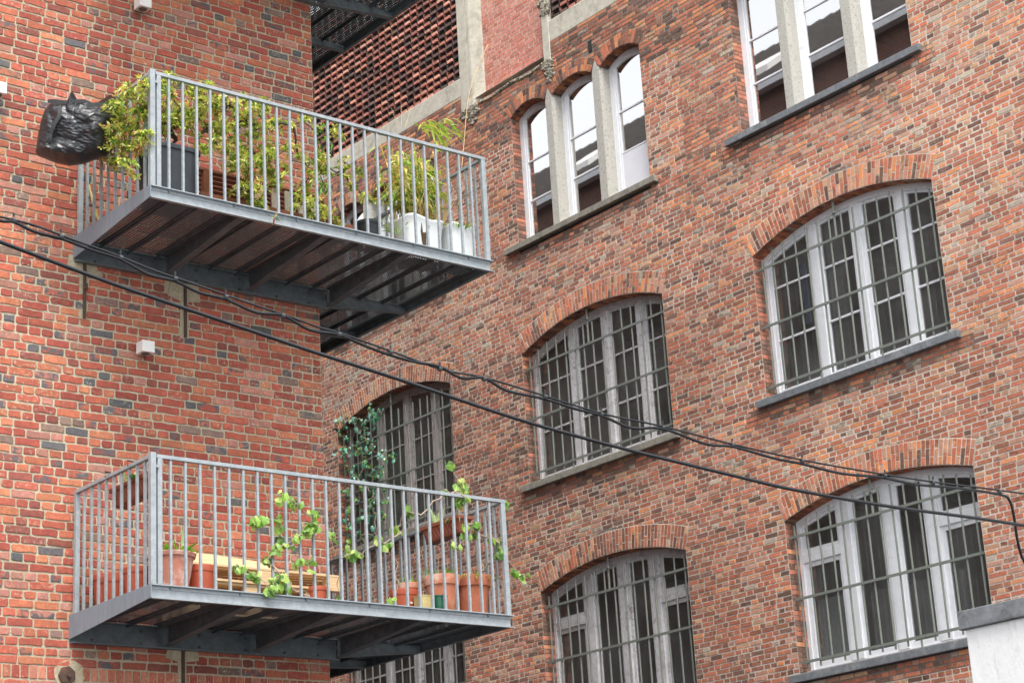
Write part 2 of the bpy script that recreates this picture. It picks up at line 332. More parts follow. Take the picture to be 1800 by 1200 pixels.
PB = dict(orange=(226, 140, 82), redor=(202, 114, 78), brown=(172, 104, 76), purple=(144, 100, 84), dark=(122, 88, 72), pink=(202, 144, 116), pale=(190, 168, 146), tan=(208, 154, 112), black=(48, 42, 42))
def pick(ws):
    t = rng.random()*sum(w_ for _, w_ in ws)
    for c, w_ in ws:
        t -= w_
        if t <= 0: return c
    return ws[-1][0]
def vary(c, a=.12):
    k = 1+rng.uniform(-a, a); l = s2l(*c); return tuple(max(.004, x*k*(1+rng.uniform(-.05, .05))) for x in l)
def colA(u, z): 
    c = pick(PA); fx = (1.0 if rng.random() < .10 else 0, rng.choice([0, 0, 0, .25, .5, .8]) if rng.random() < .7 else 0)
    k = vnoise(u*1.0+4, z, .55)
    if u > 9.45 or k > .78 or z < 2.75: fx = (fx[0], min(1, fx[1]+rng.choice([.2, .5, .8])))
    wt = .88+.22*vnoise(u+3, z*1.2, 1.1); return tuple(x_*wt for x_ in vary(c, .16)), fx
def vnoise(x, y, s=1.0):
    def hsh(i, j): return (math.sin(i*127.1+j*311.7)*43758.5453) % 1
    x /= s; y /= s; i, j = math.floor(x), math.floor(y); fx, fy = x-i, y-j; fx = fx*fx*(3-2*fx); fy = fy*fy*(3-2*fy)
    return (hsh(i, j)*(1-fx)+hsh(i+1, j)*fx)*(1-fy)+(hsh(i, j+1)*(1-fx)+hsh(i+1, j+1)*fx)*fy
# openings of the far wall: y0, y1, sill top z, springing z, rise
GRID = [dict(y0=13.40, y1=16.32, zs=6.83, sp=8.70, r=.29), dict(y0=18.01, y1=20.985, zs=6.83, sp=8.74, r=.29), dict(y0=22.71, y1=25.745, zs=6.80, sp=8.80, r=.29),
        dict(y0=13.35, y1=16.235, zs=3.42, sp=5.26, r=.22), dict(y0=17.98, y1=20.90, zs=3.42, sp=5.27, r=.24), dict(y0=22.685, y1=25.75, zs=3.40, sp=5.30, r=.24)]
TRI = [dict(y0=18.05, y1=20.90, zs=10.40, sp=12.42), dict(y0=13.43, y1=16.28, zs=10.38, sp=12.40), dict(y0=22.75, y1=25.60, zs=10.42, sp=12.44)]
for t in TRI:
    a = t['y0']; t['lights'] = [(a, a+.81), (a+1.03, a+1.87), (a+2.08, t['y1'])]; t['piers'] = [(a+.81, a+1.03), (a+1.87, a+2.08)]
XB, XA, YA = 17.5, 9.88, 14.77
def mk_arc(y0, y1, sp, rise, t):
    wd = (y1-y0)/2; R = (wd*wd+rise*rise)/(2*rise); return dict(yc=(y0+y1)/2, R=R, cz=sp+rise-R, w=wd, t=t, sp=sp, a=math.asin(wd/R), rise=rise)
ARCS = []; RECT = []
for g in GRID: g['arc'] = mk_arc(g['y0'], g['y1'], g['sp'], g['r'], .30); ARCS.append(g['arc']); RECT.append((g['y0'], g['y1'], g['zs']-.10, g['sp']))
for t in TRI:
    t['arcs'] = [mk_arc(l[0]-.01, l[1]+.01, t['sp'], .13, .21) for l in t['lights']]; ARCS += t['arcs']; RECT.append((t['y0'], t['y1'], t['zs']-.10, t['sp']))
def arc_half(A, z):
    """half width of the zone the arch (opening and ring) takes at height z; None above it"""
    Re = A['R']+A['t']; zend = A['cz']+Re*math.cos(A['a'])
    if z <= A['sp']: return A['w']
    if z < zend: return A['w']+(z-A['sp'])*math.tan(A['a'])
    if z >= A['cz']+Re: return None
    return math.sqrt(max(Re*Re-(z-A['cz'])**2, 0))
def colB(y, z):
    n1 = vnoise(y, z, 1.7); n2 = vnoise(y+31, z+17, .6)
    W = dict(orange=8, redor=34, brown=22, purple=6, dark=2, pink=18, pale=3, tan=6, black=0)
    if y > 17.2 and z < 8.9: k = min(1, (y-17.2)/2.5); W.update(brown=38, purple=6+18*k, redor=28-6*k, orange=4, dark=2+3*k, pink=14, pale=2, tan=3)
    if y > 17.5 and 8.6 < z < 10.3: W['pale'] += 8*n1; W['pink'] += 16*n1; W['purple'] += 8
    if z > 12.1 and y > 16.9: W.update(orange=22, dark=26, redor=30, pink=6, pale=1, brown=26)
    if 9 < z < 12.4 and y < 18.2: W['orange'] += 16*n2; W['dark'] += 5*n2
    if z < 6.3 and y < 17.9: W['redor'] += 16
    if y < 17 and z > 6: W.update(orange=13, tan=8, pink=13, brown=18)
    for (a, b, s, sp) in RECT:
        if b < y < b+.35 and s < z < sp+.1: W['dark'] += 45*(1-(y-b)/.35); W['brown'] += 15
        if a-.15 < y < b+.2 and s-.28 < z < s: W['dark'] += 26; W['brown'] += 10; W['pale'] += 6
    if n1 > .72: W['pink'] += 26; W['tan'] += 12; W['pale'] += 5
    if n1 < .2: W['brown'] += 20; W['purple'] += 12
    if n2 > .8: W['orange'] += 16
    c = pick([(k, v) for k, v in W.items()]); sm = rng.choice([0, 0, .3, .6])
    if y > 18 and 8.6 < z < 10.2: sm = min(1, sm+.5*n1)
    if z > 12.1: sm *= .2
    wt = .86+.26*vnoise(y+50, z*1.3+9, 2.1)+.08*(n2-.5); return tuple(x_*wt for x_ in vary(PB[c], .13)), (rng.choice([0, 0, 0, 0, .5]), sm)
def mortB(y, z):
    c = np.array(s2l(218, 208, 194))*(.76+.45*vnoise(y, z, .8))
    if z > 12.05 and y > 15.5: c = c*(.30+.25*vnoise(y, z, .5))
    elif 13.6 < y < 17.5 and z > 9.6: c = c*(.45+.4*vnoise(y+9, z, .7))
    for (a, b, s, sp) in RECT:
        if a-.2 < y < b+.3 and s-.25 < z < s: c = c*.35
    return tuple(c)
def joints(u0, u1, par, L):
    out = [u0-rng.uniform(0, L)]
    while out[-1] < u1:
        hd = rng.random() < (.85 if par else .14); out.append(out[-1]+(L*.5 if hd else L)*rng.uniform(.95, 1.05))
    return out
def wall_course(mb, fr, spans, z0, z1, par, L, colf, gap, h, mortf, md, exclude=None, mi=0, mmi=1, **bk):
    """one course over several spans; a span is (a0, b0, a1, b1): its ends at the bottom and at the top of the course"""
    if not spans: return
    js = joints(min(s[0] for s in spans)-.3, max(s[1] for s in spans)+.3, par, L)
    O, U, W, Nn = fr
    for (a0, b0, a1, b1) in spans:
        lo, hi = min(a0, a1), max(b0, b1)
        inner = [j for j in js if lo+.04 < j < hi-.04]; e = [lo]+inner+[hi]; wob = rng.uniform(-.0015, .0015)
        for i in range(len(e)-1):
            pz = z0+wob+.003*math.sin(e[i]*1.3+z0*3); pz2 = z1+wob+.003*math.sin(e[i]*1.3+z0*3)
            p = [(e[i], pz), (e[i+1], pz), (e[i+1], pz2), (e[i], pz2)]
            if i == 0 or e[i] < max(a0, a1): p = clip(p, (a0, z0), (a1, z1), -1)
            if len(p) > 2 and (i == len(e)-2 or e[i+1] > min(b0, b1)): p = clip(p, (b0, z0), (b1, z1), 1)
            if len(p) < 3: continue
            cu = (e[i]+e[i+1])/2
            if exclude and exclude(cu, (z0+z1)/2, e[i], e[i+1]): continue
            c, fx = colf(cu, (z0+z1)/2); brick(mb, fr, p, c, fx, gap*rng.uniform(.8, 1.2), h, mi=mi, **bk)
        k = max(1, int((hi-lo)/.3))
        for i in range(k):
            f0, f1 = i/k, (i+1)/k
            q = [(a0+(b0-a0)*f0, z0), (a0+(b0-a0)*f1, z0), (a1+(b1-a1)*f1, z1), (a1+(b1-a1)*f0, z1)]
            mb.add([O+U*p[0]+W*p[1]+Nn*md for p in q], [(0, 1, 2, 3)], col=mortf((q[0][0]+q[1][0])/2, z0), mi=mmi)
# frames: far wall faces -x (its u axis is y, so the order is mirrored: handled by a v-flip of faces being irrelevant to Cycles)
FB = (V3(XB, 0, 0), V3(0, 1, 0), V3(0, 0, 1), V3(-1, 0, 0))
FA = (V3(0, YA, 0), V3(1, 0, 0), V3(0, 0, 1), V3(0, -1, 0))
# ================================================================== FAR BUILDING
far = thing('brick_building', 'large weathered red brick warehouse with arched windows, iron grilles and concrete frame, behind the balconies', 'building', (XB, 19, GROUND))
HB = .0622; ZB0, YB0, YB1, ZBT = 2.0, 11.0, 26.6, 16.4
BEAM0, BEAM1 = 13.25, 13.57            # concrete beam
P1, P2 = (21.60, 22.08), (19.90, 20.06)   # concrete posts
bm_ = MB(.19, .95)
def spansB(z0, z1):
    ex = []
    zm = (z0+z1)/2
    for (a, b, s, sp) in RECT:
        if s-.001 < zm and z0 < sp-.0: ex.append((a, b, a, b, zm < sp))
    ex2 = [(a, b, c, d) for (a, b, c, d, ok) in ex if ok]
    for A in ARCS:
        if zm > A['sp']:
            h0 = arc_half(A, z0 if z0 > A['sp'] else A['sp']); h1 = arc_half(A, z1)
            if h0 is None: continue
            if h1 is None: h1 = 0.0
            ex2.append((A['yc']-h0, A['yc']+h0, A['yc']-h1, A['yc']+h1))
    top = 13.02
    if zm > BEAM0: ex2.append((P2[0]-2.1, P1[1]+9, P2[0]-2.1, P1[1]+9))
    elif zm > 12.98: ex2.append((P2[0], P1[1], P2[0], P1[1]))
    ex2.sort(); m = []
    for e in ex2:
        if m and e[0] < m[-1][1]: 
            a = m[-1]; m[-1] = (min(a[0], e[0]), max(a[1], e[1]), min(a[2], e[2]), max(a[3], e[3])) if abs(e[0]-a[1]) > .25 or e[1] <= a[1] else a
            if m[-1] is a: m.append((a[1], e[1], a[3] if a[3] > e[2] else e[2], e[3]))
        else: m.append(e)
    sp = []; c0 = c1 = YB0
    for (a, b, a1, b1) in m:
        if a-c0 > .02 or a1-c1 > .02: sp.append((c0, max(a, c0), c1, max(a1, c1)))
        c0, c1 = max(b, c0), max(b1, c1)
    if YB1-c0 > .02: sp.append((c0, YB1, c1, YB1))
    return sp
z = ZB0; i = 0
slit = lambda u, zz, a, b: 18.98 < u < 19.09 and 12.72 < zz < 12.92
while z < ZBT:
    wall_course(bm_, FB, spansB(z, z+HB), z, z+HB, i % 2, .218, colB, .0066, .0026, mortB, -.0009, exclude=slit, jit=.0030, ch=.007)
    z += HB; i += 1
# infill panel of smoother pinkish brick between the concrete posts, set back 15 cm
FI = (V3(XB+.12, 0, 0), V3(0, 1, 0), V3(0, 0, 1), V3(-1, 0, 0))
z = 12.98; i = 0
def colI(y, z): return vary(pick([((222, 134, 112), 6), ((214, 122, 98), 4), ((226, 146, 120), 3), ((196, 112, 92), 1)]), .06), (0, .15)
while z < ZBT:
    wall_course(bm_, FI, [(P2[1], P1[0], P2[1], P1[0])], z, z+.068, i % 2, .225, colI, .0050, .002, lambda y, z: s2l(218, 200, 186), -.0005, jit=.001, ch=.003); z += .068; i += 1
bm_.build('wall', [M['brickB'], M['mortar']], far)
# backing so that the wall has thickness: returns of the wall's upper edge are inside the rooms
# arches: a ring of bricks on edge with their soffits, as parts
def mk_ring(A, depth, name, nrm, dark=0):
    mb = MB(.14, .96); R, t, a = A['R'], A['t'], A['a']; n = int(2*a*R/.060)
    def pt(r, th): return (A['yc']+r*math.sin(th), A['cz']+r*math.cos(th))
    for k in range(n):
        t0, t1 = -a+2*a*k/n, -a+2*a*(k+1)/n
        cuts = [0, .34, 1] if k % 2 else [0, .66, 1]
        if t < .25: cuts = [0, .5, 1] if k % 3 == 0 else [0, 1]
        if rng.random() < .2: cuts = [0, .5, 1]
        for c in range(len(cuts)-1):
            r0, r1 = R+t*cuts[c], R+t*cuts[c+1]
            p = [pt(r0, t0), pt(r0, t1), pt(r1, t1), pt(r1, t0)]; y, zz = pt((r0+r1)/2, t0)
            col, fx = colB(y, zz); 
            if A['yc'] < 18 and zz < 12: col = vary(pick([(PB['redor'], 5), (PB['brown'], 4), (PB['orange'], 2), (PB['pink'], 3), (PB['dark'], 1), (PB['tan'], 1)]))
            brick(mb, FB, p, col, fx, .0055, .0075, jit=.0025, ch=.005)
        mq = mortB(*pt(R, t0))
        mb.add([(XB-.0035, *pt(R, t0)), (XB-.0035, *pt(R, t1)), (XB-.0035, *pt(R+t+.003, t1)), (XB-.0035, *pt(R+t+.003, t0))], [(0, 1, 2, 3)], col=mq, mi=1)
        mb.add([(XB+.004, *pt(R+t-.02, t0)), (XB+.004, *pt(R+t-.02, t1)), (XB+.004, *pt(R+t+.07, t1)), (XB+.004, *pt(R+t+.07, t0))], [(0, 1, 2, 3)], col=tuple(.6*v_ for v_ in mq), mi=1)
        # soffit: bricks lying on the arch
        tm = (t0+t1)/2; O = V3(XB, *pt(R, tm)); U = V3(0, math.cos(tm), -math.sin(tm)); Nn = V3(0, -math.sin(tm), -math.cos(tm)); hw = R*(t1-t0)/2
        cs = [0, depth*.5, depth] if k % 2 else [0, depth]
        for c in range(len(cs)-1):
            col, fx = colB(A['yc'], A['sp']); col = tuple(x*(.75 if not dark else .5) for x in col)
            brick(mb, (O, U, V3(1, 0, 0), Nn), [(-hw, cs[c]), (hw, cs[c]), (hw, cs[c+1]), (-hw, cs[c+1])], col, fx, .004, .002, jit=.001, ch=.003, mid=False)
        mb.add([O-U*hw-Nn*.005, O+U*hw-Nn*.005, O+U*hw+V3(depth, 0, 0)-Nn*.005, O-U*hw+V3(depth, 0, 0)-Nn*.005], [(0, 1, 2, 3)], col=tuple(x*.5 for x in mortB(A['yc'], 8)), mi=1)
    return mb.build(name, [M['brickB'], M['mortar']], far)
def jambs(y0, y1, z0, z1, depth, name='brick_jamb'):
    for (y, s) in ((y1, -1), (y0, 1)):
        mb = MB(); fr = (V3(XB, y, 0), V3(1, 0, 0), V3(0, 0, 1), V3(0, s, 0)); z = ZB0+HB*math.ceil((z0-ZB0)/HB)-HB; k = 0
        while z < z1:
            za, zb = max(z, z0), min(z+HB, z1)
            cuts = [0, depth*.52, depth] if k % 2 else [0, depth]
            for c in range(len(cuts)-1):
                col = vary(pick([(PB['dark'], 5), (PB['brown'], 4), (PB['redor'], 3), (PB['purple'], 3), (PB['orange'], 1)])); 
                if zb-za > .02: brick(mb, fr, [(cuts[c], za), (cuts[c+1], za), (cuts[c+1], zb), (cuts[c], zb)], col, (0, rng.choice([0, .5])), .004, .002, jit=.0015, mid=False)
            z += HB; k += 1
        mb.add([(XB, y-s*.004, z0), (XB+depth, y-s*.004, z0), (XB+depth, y-s*.004, z1), (XB, y-s*.004, z1)], [(0, 1, 2, 3)], col=s2l(150, 138, 124), mi=1)
        mb.build(name, [M['brickB'], M['mortar']], far)
# ------------------------------------------------------------------ windows
def ztop(A, y): return A['cz']+math.sqrt(max(A['R']**2-(y-A['yc'])**2, 0))
def strip(mb, A, ya, yb, drop0, drop1, x0, x1, n=10):
    """arched rail: between the arch lowered by drop0 and lowered by drop1"""
    for k in range(n):
        a, b = ya+(yb-ya)*k/n, ya+(yb-ya)*(k+1)/n
        prism(mb, [(a, ztop(A, a)-drop1), (b, ztop(A, b)-drop1), (b, ztop(A, b)-drop0), (a, ztop(A, a)-drop0)], 0, x0, x1)
def pane(parent, A, ya, yb, za, x, mt, zt=None, d=.0):
    mb = MB(); n = 6; pts = [(ya, za), (yb, za)]
    for k in range(n+1):
        y = yb+(ya-yb)*k/n; pts.append((y, min(zt, ztop(A, y)-d) if zt else ztop(A, y)-d))
    mb.add([(x, p[0], p[1]) for p in pts], [tuple(range(len(pts)-1, -1, -1))]); return mb.build('pane', mt, parent, attr=False)
def casement(parent, A, ya, yb, za, zb, x, bars, fm, gm, st=.045, name='casement', ajar=0):
    """a sash between ya and yb; zb None: it reaches up under the arch"""
    mb = MB(); x0, x1 = x, x+.045; top = lambda y: (zb if zb else ztop(A, y)-.075)
    for a, b in ((ya, ya+st), (yb-st, yb)): prism(mb, [(a, za), (b, za), (b, top(b)), (a, top(a))], 0, x0, x1)
    box(mb, x0, x1, ya+st, yb-st, za, za+st*1.3)
    if zb: box(mb, x0, x1, ya+st, yb-st, zb-st, zb)
    else: strip(mb, A, ya+st, yb-st, .075, .075+st, x0+.001, x1-.001, 5)
    for zz in bars: box(mb, x0+.004, x1-.01, ya+st, yb-st, zz-.014, zz+.014)
    o = mb.build(name, fm, parent, attr=False, bevel=.004)
    pane(o_parent(parent), A, ya+st*.5, yb-st*.5, za+st*.5, x+.022, gm, zt=zb-st*.5 if zb else None, d=.08); return o
def o_parent(p): return p
def window(g, kind, fm, gm, mull, bars, sillm, label=None, dp=.20, junk=None):
    A = g['arc']; y0, y1, zs = g['y0'], g['y1'], g['zs']; x = XB+dp
    f = MB(); fw = .055
    box(f, x-.01, x+.07, y0, y0+fw, zs, g['sp']+.0); box(f, x-.01, x+.07, y1-fw, y1, zs, g['sp'])
    strip(f, A, y0+.002, y1-.002, .0, .085, x-.012, x+.07, 24)
    box(f, x-.005, x+.07, y0+fw, y1-fw, zs, zs+.06)
    for (c, wd) in mull: prism(f, [(c-wd/2, zs+.06), (c+wd/2, zs+.06), (c+wd/2, ztop(A, c)-.08), (c-wd/2, ztop(A, c)-.08)], 0, x-.018, x+.07)
    W = f.build('window', fm, far, attr=False, bevel=.005)
    if label: W['label'] = label
    s = MB(); hexa(s, [(XB-.07, y0-.13, zs-.105), (XB+.1, y0-.13, zs-.105), (XB+.1, y1+.13, zs-.105), (XB-.07, y1+.13, zs-.105)], [(XB-.07, y0-.13, zs-.012), (XB+.16, y0-.13, zs), (XB+.16, y1+.13, zs), (XB-.07, y1+.13, zs-.012)])
    s.build('sill', sillm, W, attr=False, bevel=.006)
    ed = [y0+fw]+[e for (c, wd) in sorted(mull) for e in (c-wd/2, c+wd/2)]+[y1-fw]
    s = MB(); box(s, XB+.10, XB+.21, y0+.02, y1-.02, zs+.001, zs+.03); s.build('inner_sill', M['frame_old'], W, attr=False, bevel=.004)
    for k in range(0, len(ed), 2):
        a, b = ed[k]+.002, ed[k+1]-.002; bay = k//2
        if kind == 'grid': casement(W, A, a, b, zs+.062, None, x+.012, bars, fm, gm)
        else:
            if bay in (0, 3):
                zt = bars[0]; t = MB(); box(t, x-.012, x+.068, a, b, zt-.055, zt+.055); t.build('transom', fm, W, attr=False, bevel=.006)
                casement(W, A, a, b, zs+.062, zt-.057, x+.012, [], fm, gm, .055); casement(W, A, a, b, zt+.057, None, x+.012, [], fm, gm, .045)
            else: casement(W, A, a, b, zs+.062, None, x+.012, [], fm, gm, .05)
    # grille
    gr = MB(); gx = XB+.045; r = .0125
    zh = [zs+.135, zs+.92, zs+1.68] if kind == 'grid' else [zs+.13, zs+.88, zs+1.63]
    for q in zh: box(gr, gx-.008, gx+.006, y0-.03, y1+.03, q-.016, q+.016)
    n = int((y1-y0)/.187); st = (y1-y0)/n
    for k in range(n):
        y = y0+st*(k+.5)+rng.uniform(-.006, .006); tp = min(ztop(A, y)-.10, zh[2]+.30) if True else 0
        zb = zs+.055 if k % 5 else zs-.005
        tube(gr, [(gx+.012, y, zb), (gx+.012+rng.uniform(-.003, .003), y+rng.uniform(-.004, .004), (zb+tp)/2), (gx+.012, y, tp)], r, 7)
    yc = (y0+y1)/2+.1; tube(gr, [(gx+.012, yc, zh[2]), (gx+.012, yc, ztop(A, yc))], .016, 7); tube(gr, [(gx-.02, yc-.04, ztop(A, yc)-.16), (gx+.03, yc+.04, ztop(A, yc)-.16)], .012, 6)
    gr.build('grille', M['grille'], W, attr=False)
    return W
def even(y0, y1, fr, wd): return [(y0+(y1-y0)*q, wd) for q in fr]
G1 = ((.225, .12), (.465, .12), (.705, .12))
def mul(g, L=G1): return [(g['y0']+(g['y1']-g['y0'])*q, wd) for q, wd in L]
Wn = []
Wn.append(window(GRID[0], 'grid', M['frame'], M['glass'], mul(GRID[0]), [7.58, 8.27], M['sill'], 'grey window behind iron bars, the nearest of the middle storey'))
Wn.append(window(GRID[1], 'grid', M['frame_grime'], M['glass'], mul(GRID[1]), [7.58, 8.27], M['sill_grey'], 'window behind iron bars with pale curtains, middle of its storey'))
Wn.append(window(GRID[2], 'grid', M['frame_old'], M['glass'], mul(GRID[2]), [7.60, 8.25], M['sill_grey'], 'weathered window behind iron bars, overgrown with ivy'))
G2 = ((.28, .17), (.495, .15), (.735, .19))
Wn.append(window(GRID[3], 'big', M['frame'], M['glass'], mul(GRID[3], G2), [4.80], M['sill'], 'white framed lower window beside the white plastered wall'))
Wn.append(window(GRID[4], 'big', M['frame_grime'], M['glass'], mul(GRID[4], G2), [4.79], M['sill'], 'lower window with tall bare panes behind iron bars'))
Wn.append(window(GRID[5], 'grid', M['frame_grime'], M['glass'], mul(GRID[5]), [4.78], M['sill'], 'lower window half hidden under the balcony'))
for g in GRID: mk_ring(g['arc'], .20, 'brick_arch', 1); jambs(g['y0'], g['y1'], g['zs'], g['sp'], .20)
for t in TRI:
    zs, sp = t['zs'], t['sp']; x = XB+.16
    W = None; f = MB()
    for A in t['arcs']:
        a, b = A['yc']-A['w'], A['yc']+A['w']
        box(f, x, x+.07, a-.0, a+.05, zs, sp); box(f, x, x+.07, b-.10, b, zs, sp); strip(f, A, a, b, 0, .075, x-.001, x+.07, 12); box(f, x, x+.07, a+.05, b-.1, zs, zs+.04)
    W = f.build('window', M['frame'], far, attr=False, bevel=.006)
    W['label'] = ['three-light arched window with concrete piers and reflections of a tiled roof', 'three-light window with concrete piers, nearest of the top storey', 'three-light window half hidden by the planted balcony'][TRI.index(t)]
    s = MB(); box(s, XB-.07, XB+.17, t['y0']-.15, t['y1']+.27, zs-.09, zs); s.build('sill', M['sill'] if t is TRI[1] else M['sill_grey'], W, attr=False, bevel=.006)
    for (a, b) in t['piers']:
        p = MB(); c = .035
        prism(p, [(XB-.004, a+c), (XB-.004, b-c), (XB+c, b), (XB+.2, b), (XB+.2, a), (XB+c, a)], 2, zs, sp-.02)
        m_ = (a+b)/2; o = len(p.v)
        base = [(XB-.004, a+c), (XB-.004, b-c), (XB+c, b), (XB+.2, b), (XB+.2, a), (XB+c, a)]
        p.add([(q[0], q[1], sp-.02) for q in base]+[(XB-.004, m_, sp+.16), (XB+.2, m_, sp+.16)], [(0, 1, 6), (1, 2, 6), (2, 3, 7, 6), (3, 4, 7), (4, 5, 6, 7), (5, 0, 6)])
        p.build('concrete_pier', M['exposed'], W, attr=False, bevel=.006)
    for j, A in enumerate(t['arcs']):
        a, b = A['yc']-A['w']+.052, A['yc']+A['w']-.102
        casement(W, A, a, b, zs+.042, None, x+.012, [11.08, 11.70], M['frame'], M['glass_top'], .03)
        mk_ring(A, .16, 'brick_arch', 1)
    jambs(t['y0'], t['y1'], zs, sp, .16)
# curtains and things seen inside
def inside(parent, name, m_, x, y0, y1, z0, z1, fold=0):
    mb = MB(); n = max(2, int((y1-y0)/.04)); vs = []; 
    for k in range(n+1):
        y = y0+(y1-y0)*k/n; dx = fold*math.sin(k*1.9)
        vs += [(x+dx, y, z0), (x+dx, y, z1), (x+dx+.008, y, z0), (x+dx+.008, y, z1)]
    fs = [(4*k, 4*k+4, 4*k+5, 4*k+1) for k in range(n)]+[(4*k+2, 4*k+3, 4*k+7, 4*k+6) for k in range(n)]
    mb.add(vs, fs); mb.build(name, m_, parent, attr=False)
inside(Wn[1], 'curtain', M['curtain'], XB+.30, 20.40, 20.93, 6.9, 8.9, .02); inside(Wn[1], 'curtain', M['curtain'], XB+.32, 19.15, 19.42, 7.2, 8.95, .015)
inside(Wn[0], 'blind', M['blind'], XB+.31, 15.1, 15.62, 7.55, 8.9); inside(Wn[0], 'blue_banner', M['blue'], XB+.33, 15.74, 15.84, 7.7, 8.5)
inside(Wn[0], 'blind', M['blind'], XB+.9, 13.5, 14.0, 6.9, 7.6, .01); inside(Wn[2], 'curtain', M['blind'], XB+.6, 24.9, 25.6, 6.9, 8.8, .02); inside(Wn[3], 'curtain', M['blind'], XB+.33, 13.9, 15.3, 3.5, 4.25, .008); inside(Wn[4], 'curtain', M['blind'], XB+.33, 18.7, 20.0, 3.5, 4.3, .008)
inside(Wn[3], 'curtain', M['curtain'], XB+.33, 15.45, 16.15, 3.5, 4.3, .008); inside(Wn[4], 'curtain', M['curtain'], XB+.33, 20.3, 20.8, 3.5, 4.4, .01)
inside(W and [w_ for w_ in far.children if w_.name.startswith('window')][6], 'white_board', M['paper'], XB+.178, 18.155, 18.75, 10.475, 11.06)
# rooms
rm = MB()
def room(z0, z1, y0=11.8, y1=26.9):
    x0, x1 = XB+.012, XB+4.2
    q = lambda *p: rm.add(p, [(0, 1, 2, 3)])
    q((x1, y0, z0), (x1, y1, z0), (x1, y1, z1), (x1, y0, z1)); q((x0, y0, z0), (x1, y0, z0), (x1, y1, z0), (x0, y1, z0)); q((x0, y0, z1), (x1, y0, z1), (x1, y1, z1), (x0, y1, z1))
    for y in (y0, 17.1, 21.9, y1): box(rm, x0, x1, y-.02, y+.02, z0, z1)
    y = y0+.4
    while y < y1: box(rm, x0+.4, x1, y, y+.14, z1-.2, z1-.002); y += 1.1
for a, b in ((2.2, 5.9), (5.95, 9.5), (9.55, 13.1)): room(a, b)
rm.build('interior', M['room'], far, attr=False)
# concrete frame, lattice
cf = MB()
box(cf, XB-.005, XB+.3, P1[0]+.26, P1[1]-.0, 12.95, ZBT+.2); prism(cf, [(XB-.005, P1[0]+.26), (XB+.3, P1[0]+.26), (XB+.3, P1[0]), (XB+.10, P1[0]), (XB-.005, P1[0]+.18)], 2, 12.98, ZBT+.2)
box(cf, XB-.003, XB+.3, P1[1]+.001, YB1, BEAM0, BEAM1)
box(cf, XB-.003, XB+.3, P2[0]-2.1, P2[0]-.001, BEAM0, BEAM1+.03)
box(cf, XB-.01, XB+.3, P2[0], P2[1], 12.98, ZBT+.2)
cf.build('concrete_frame', M['concrete'], far, attr=False, bevel=.015)
# broken lumps where the old concrete was cut away
rc = MB()
def lump(mb, c, r, n=7, s=.5):
    import random as _r
    vs = []; nn = 8
    for i in range(1, n):
        for j in range(nn):
            th, ph = math.pi*i/n, 2*math.pi*j/nn; k = 1+rng.uniform(-s, s)*.5
            vs.append((c[0]+r[0]*math.sin(th)*math.cos(ph)*k, c[1]+r[1]*math.sin(th)*math.sin(ph)*k, c[2]+r[2]*math.cos(th)*k))
    fs = [(i*nn+j, i*nn+(j+1) % nn, (i+1)*nn+(j+1) % nn, (i+1)*nn+j) for i in range(n-2) for j in range(nn)]+[tuple(range(nn)), tuple(range((n-2)*nn, (n-1)*nn))]
    mb.add(vs, fs)
for k in range(70): y = P2[1]+(P1[0]-P2[1])*k/69; lump(rc, (XB+.02, y, 12.965+.02*math.sin(y*7)), (.05, .05, .032), 5)
for k in range(60):
    if k == 0: rc.build('broken_ledge', M['rough_concrete'], far, attr=False); rc = MB(); rd = MB(); rk = MB()
    lump(rc, (XB+.0, 21.83+rng.gauss(0, .09), 12.98-abs(rng.gauss(0, .12))), (.03, .05, .035), 5)
    lump(rd, (XB+.0, 19.98+rng.gauss(0, .05), 12.98-abs(rng.gauss(0, .14))), (.03, .04, .035), 5)
rd.build('broken_concrete', M['rough_concrete'], far, attr=False)
for k in range(30): lump(rk, (XB+.0, 19.98+rng.gauss(0, .05), 13.75+abs(rng.gauss(0, .14))), (.03, .04, .05), 5)
rc.build('broken_concrete', M['rough_concrete'], far, attr=False); rk.build('broken_post_top', M['rough_concrete'], far, attr=False)
lt = MB(.2, 1.05)
def lattice(y0, y1, z0, z1):
    z = z0; k = 0
    while z < z1:
        y = y0+rng.uniform(-.01, 0)
        while y < y1:
            if z+.13 > z1 and False: break
            c = vary(pick([((200, 122, 102), 7), ((166, 104, 90), 4), ((120, 92, 86), 4), ((224, 152, 126), 5), ((96, 78, 74), 1)]), .15)
            e = y+.140
            if e < y1+.05: brick(lt, (V3(XB+.02, 0, 0), V3(0, 1, 0), V3(0, 0, 1), V3(-1, 0, 0)), [(y, z), (e, z), (e, z+.054), (y, z+.054)], c, (rng.choice([0, 0, .6]), .1), .003, .004+rng.uniform(-.006, .006), depth=.032, jit=.002, ch=.003, mid=False)
            c2 = tuple(x*.8 for x in vary(pick([((150, 92, 76), 4), ((92, 72, 70), 5), ((180, 110, 90), 2)]), .15))
            brick(lt, (V3(XB+.034, 0, 0), V3(0, 1, 0), V3(0, 0, 1), V3(-1, 0, 0)), [(y+.139, z+.058), (y+.176, z+.058), (y+.176, z+.125), (y+.139, z+.125)], c2, (.5, 0), .002, .004, depth=.03, jit=.003, ch=.014, mid=False)
            y += .179
        z += .1255; k += 1
lattice(P1[1]+.01, YB1, BEAM1+.004, 16.2); lattice(P2[0]-2.0, P2[0]-.02, BEAM1+.034, 16.2)
lt.build('brick_lattice', [M['brickB'], M['mortar']], far)
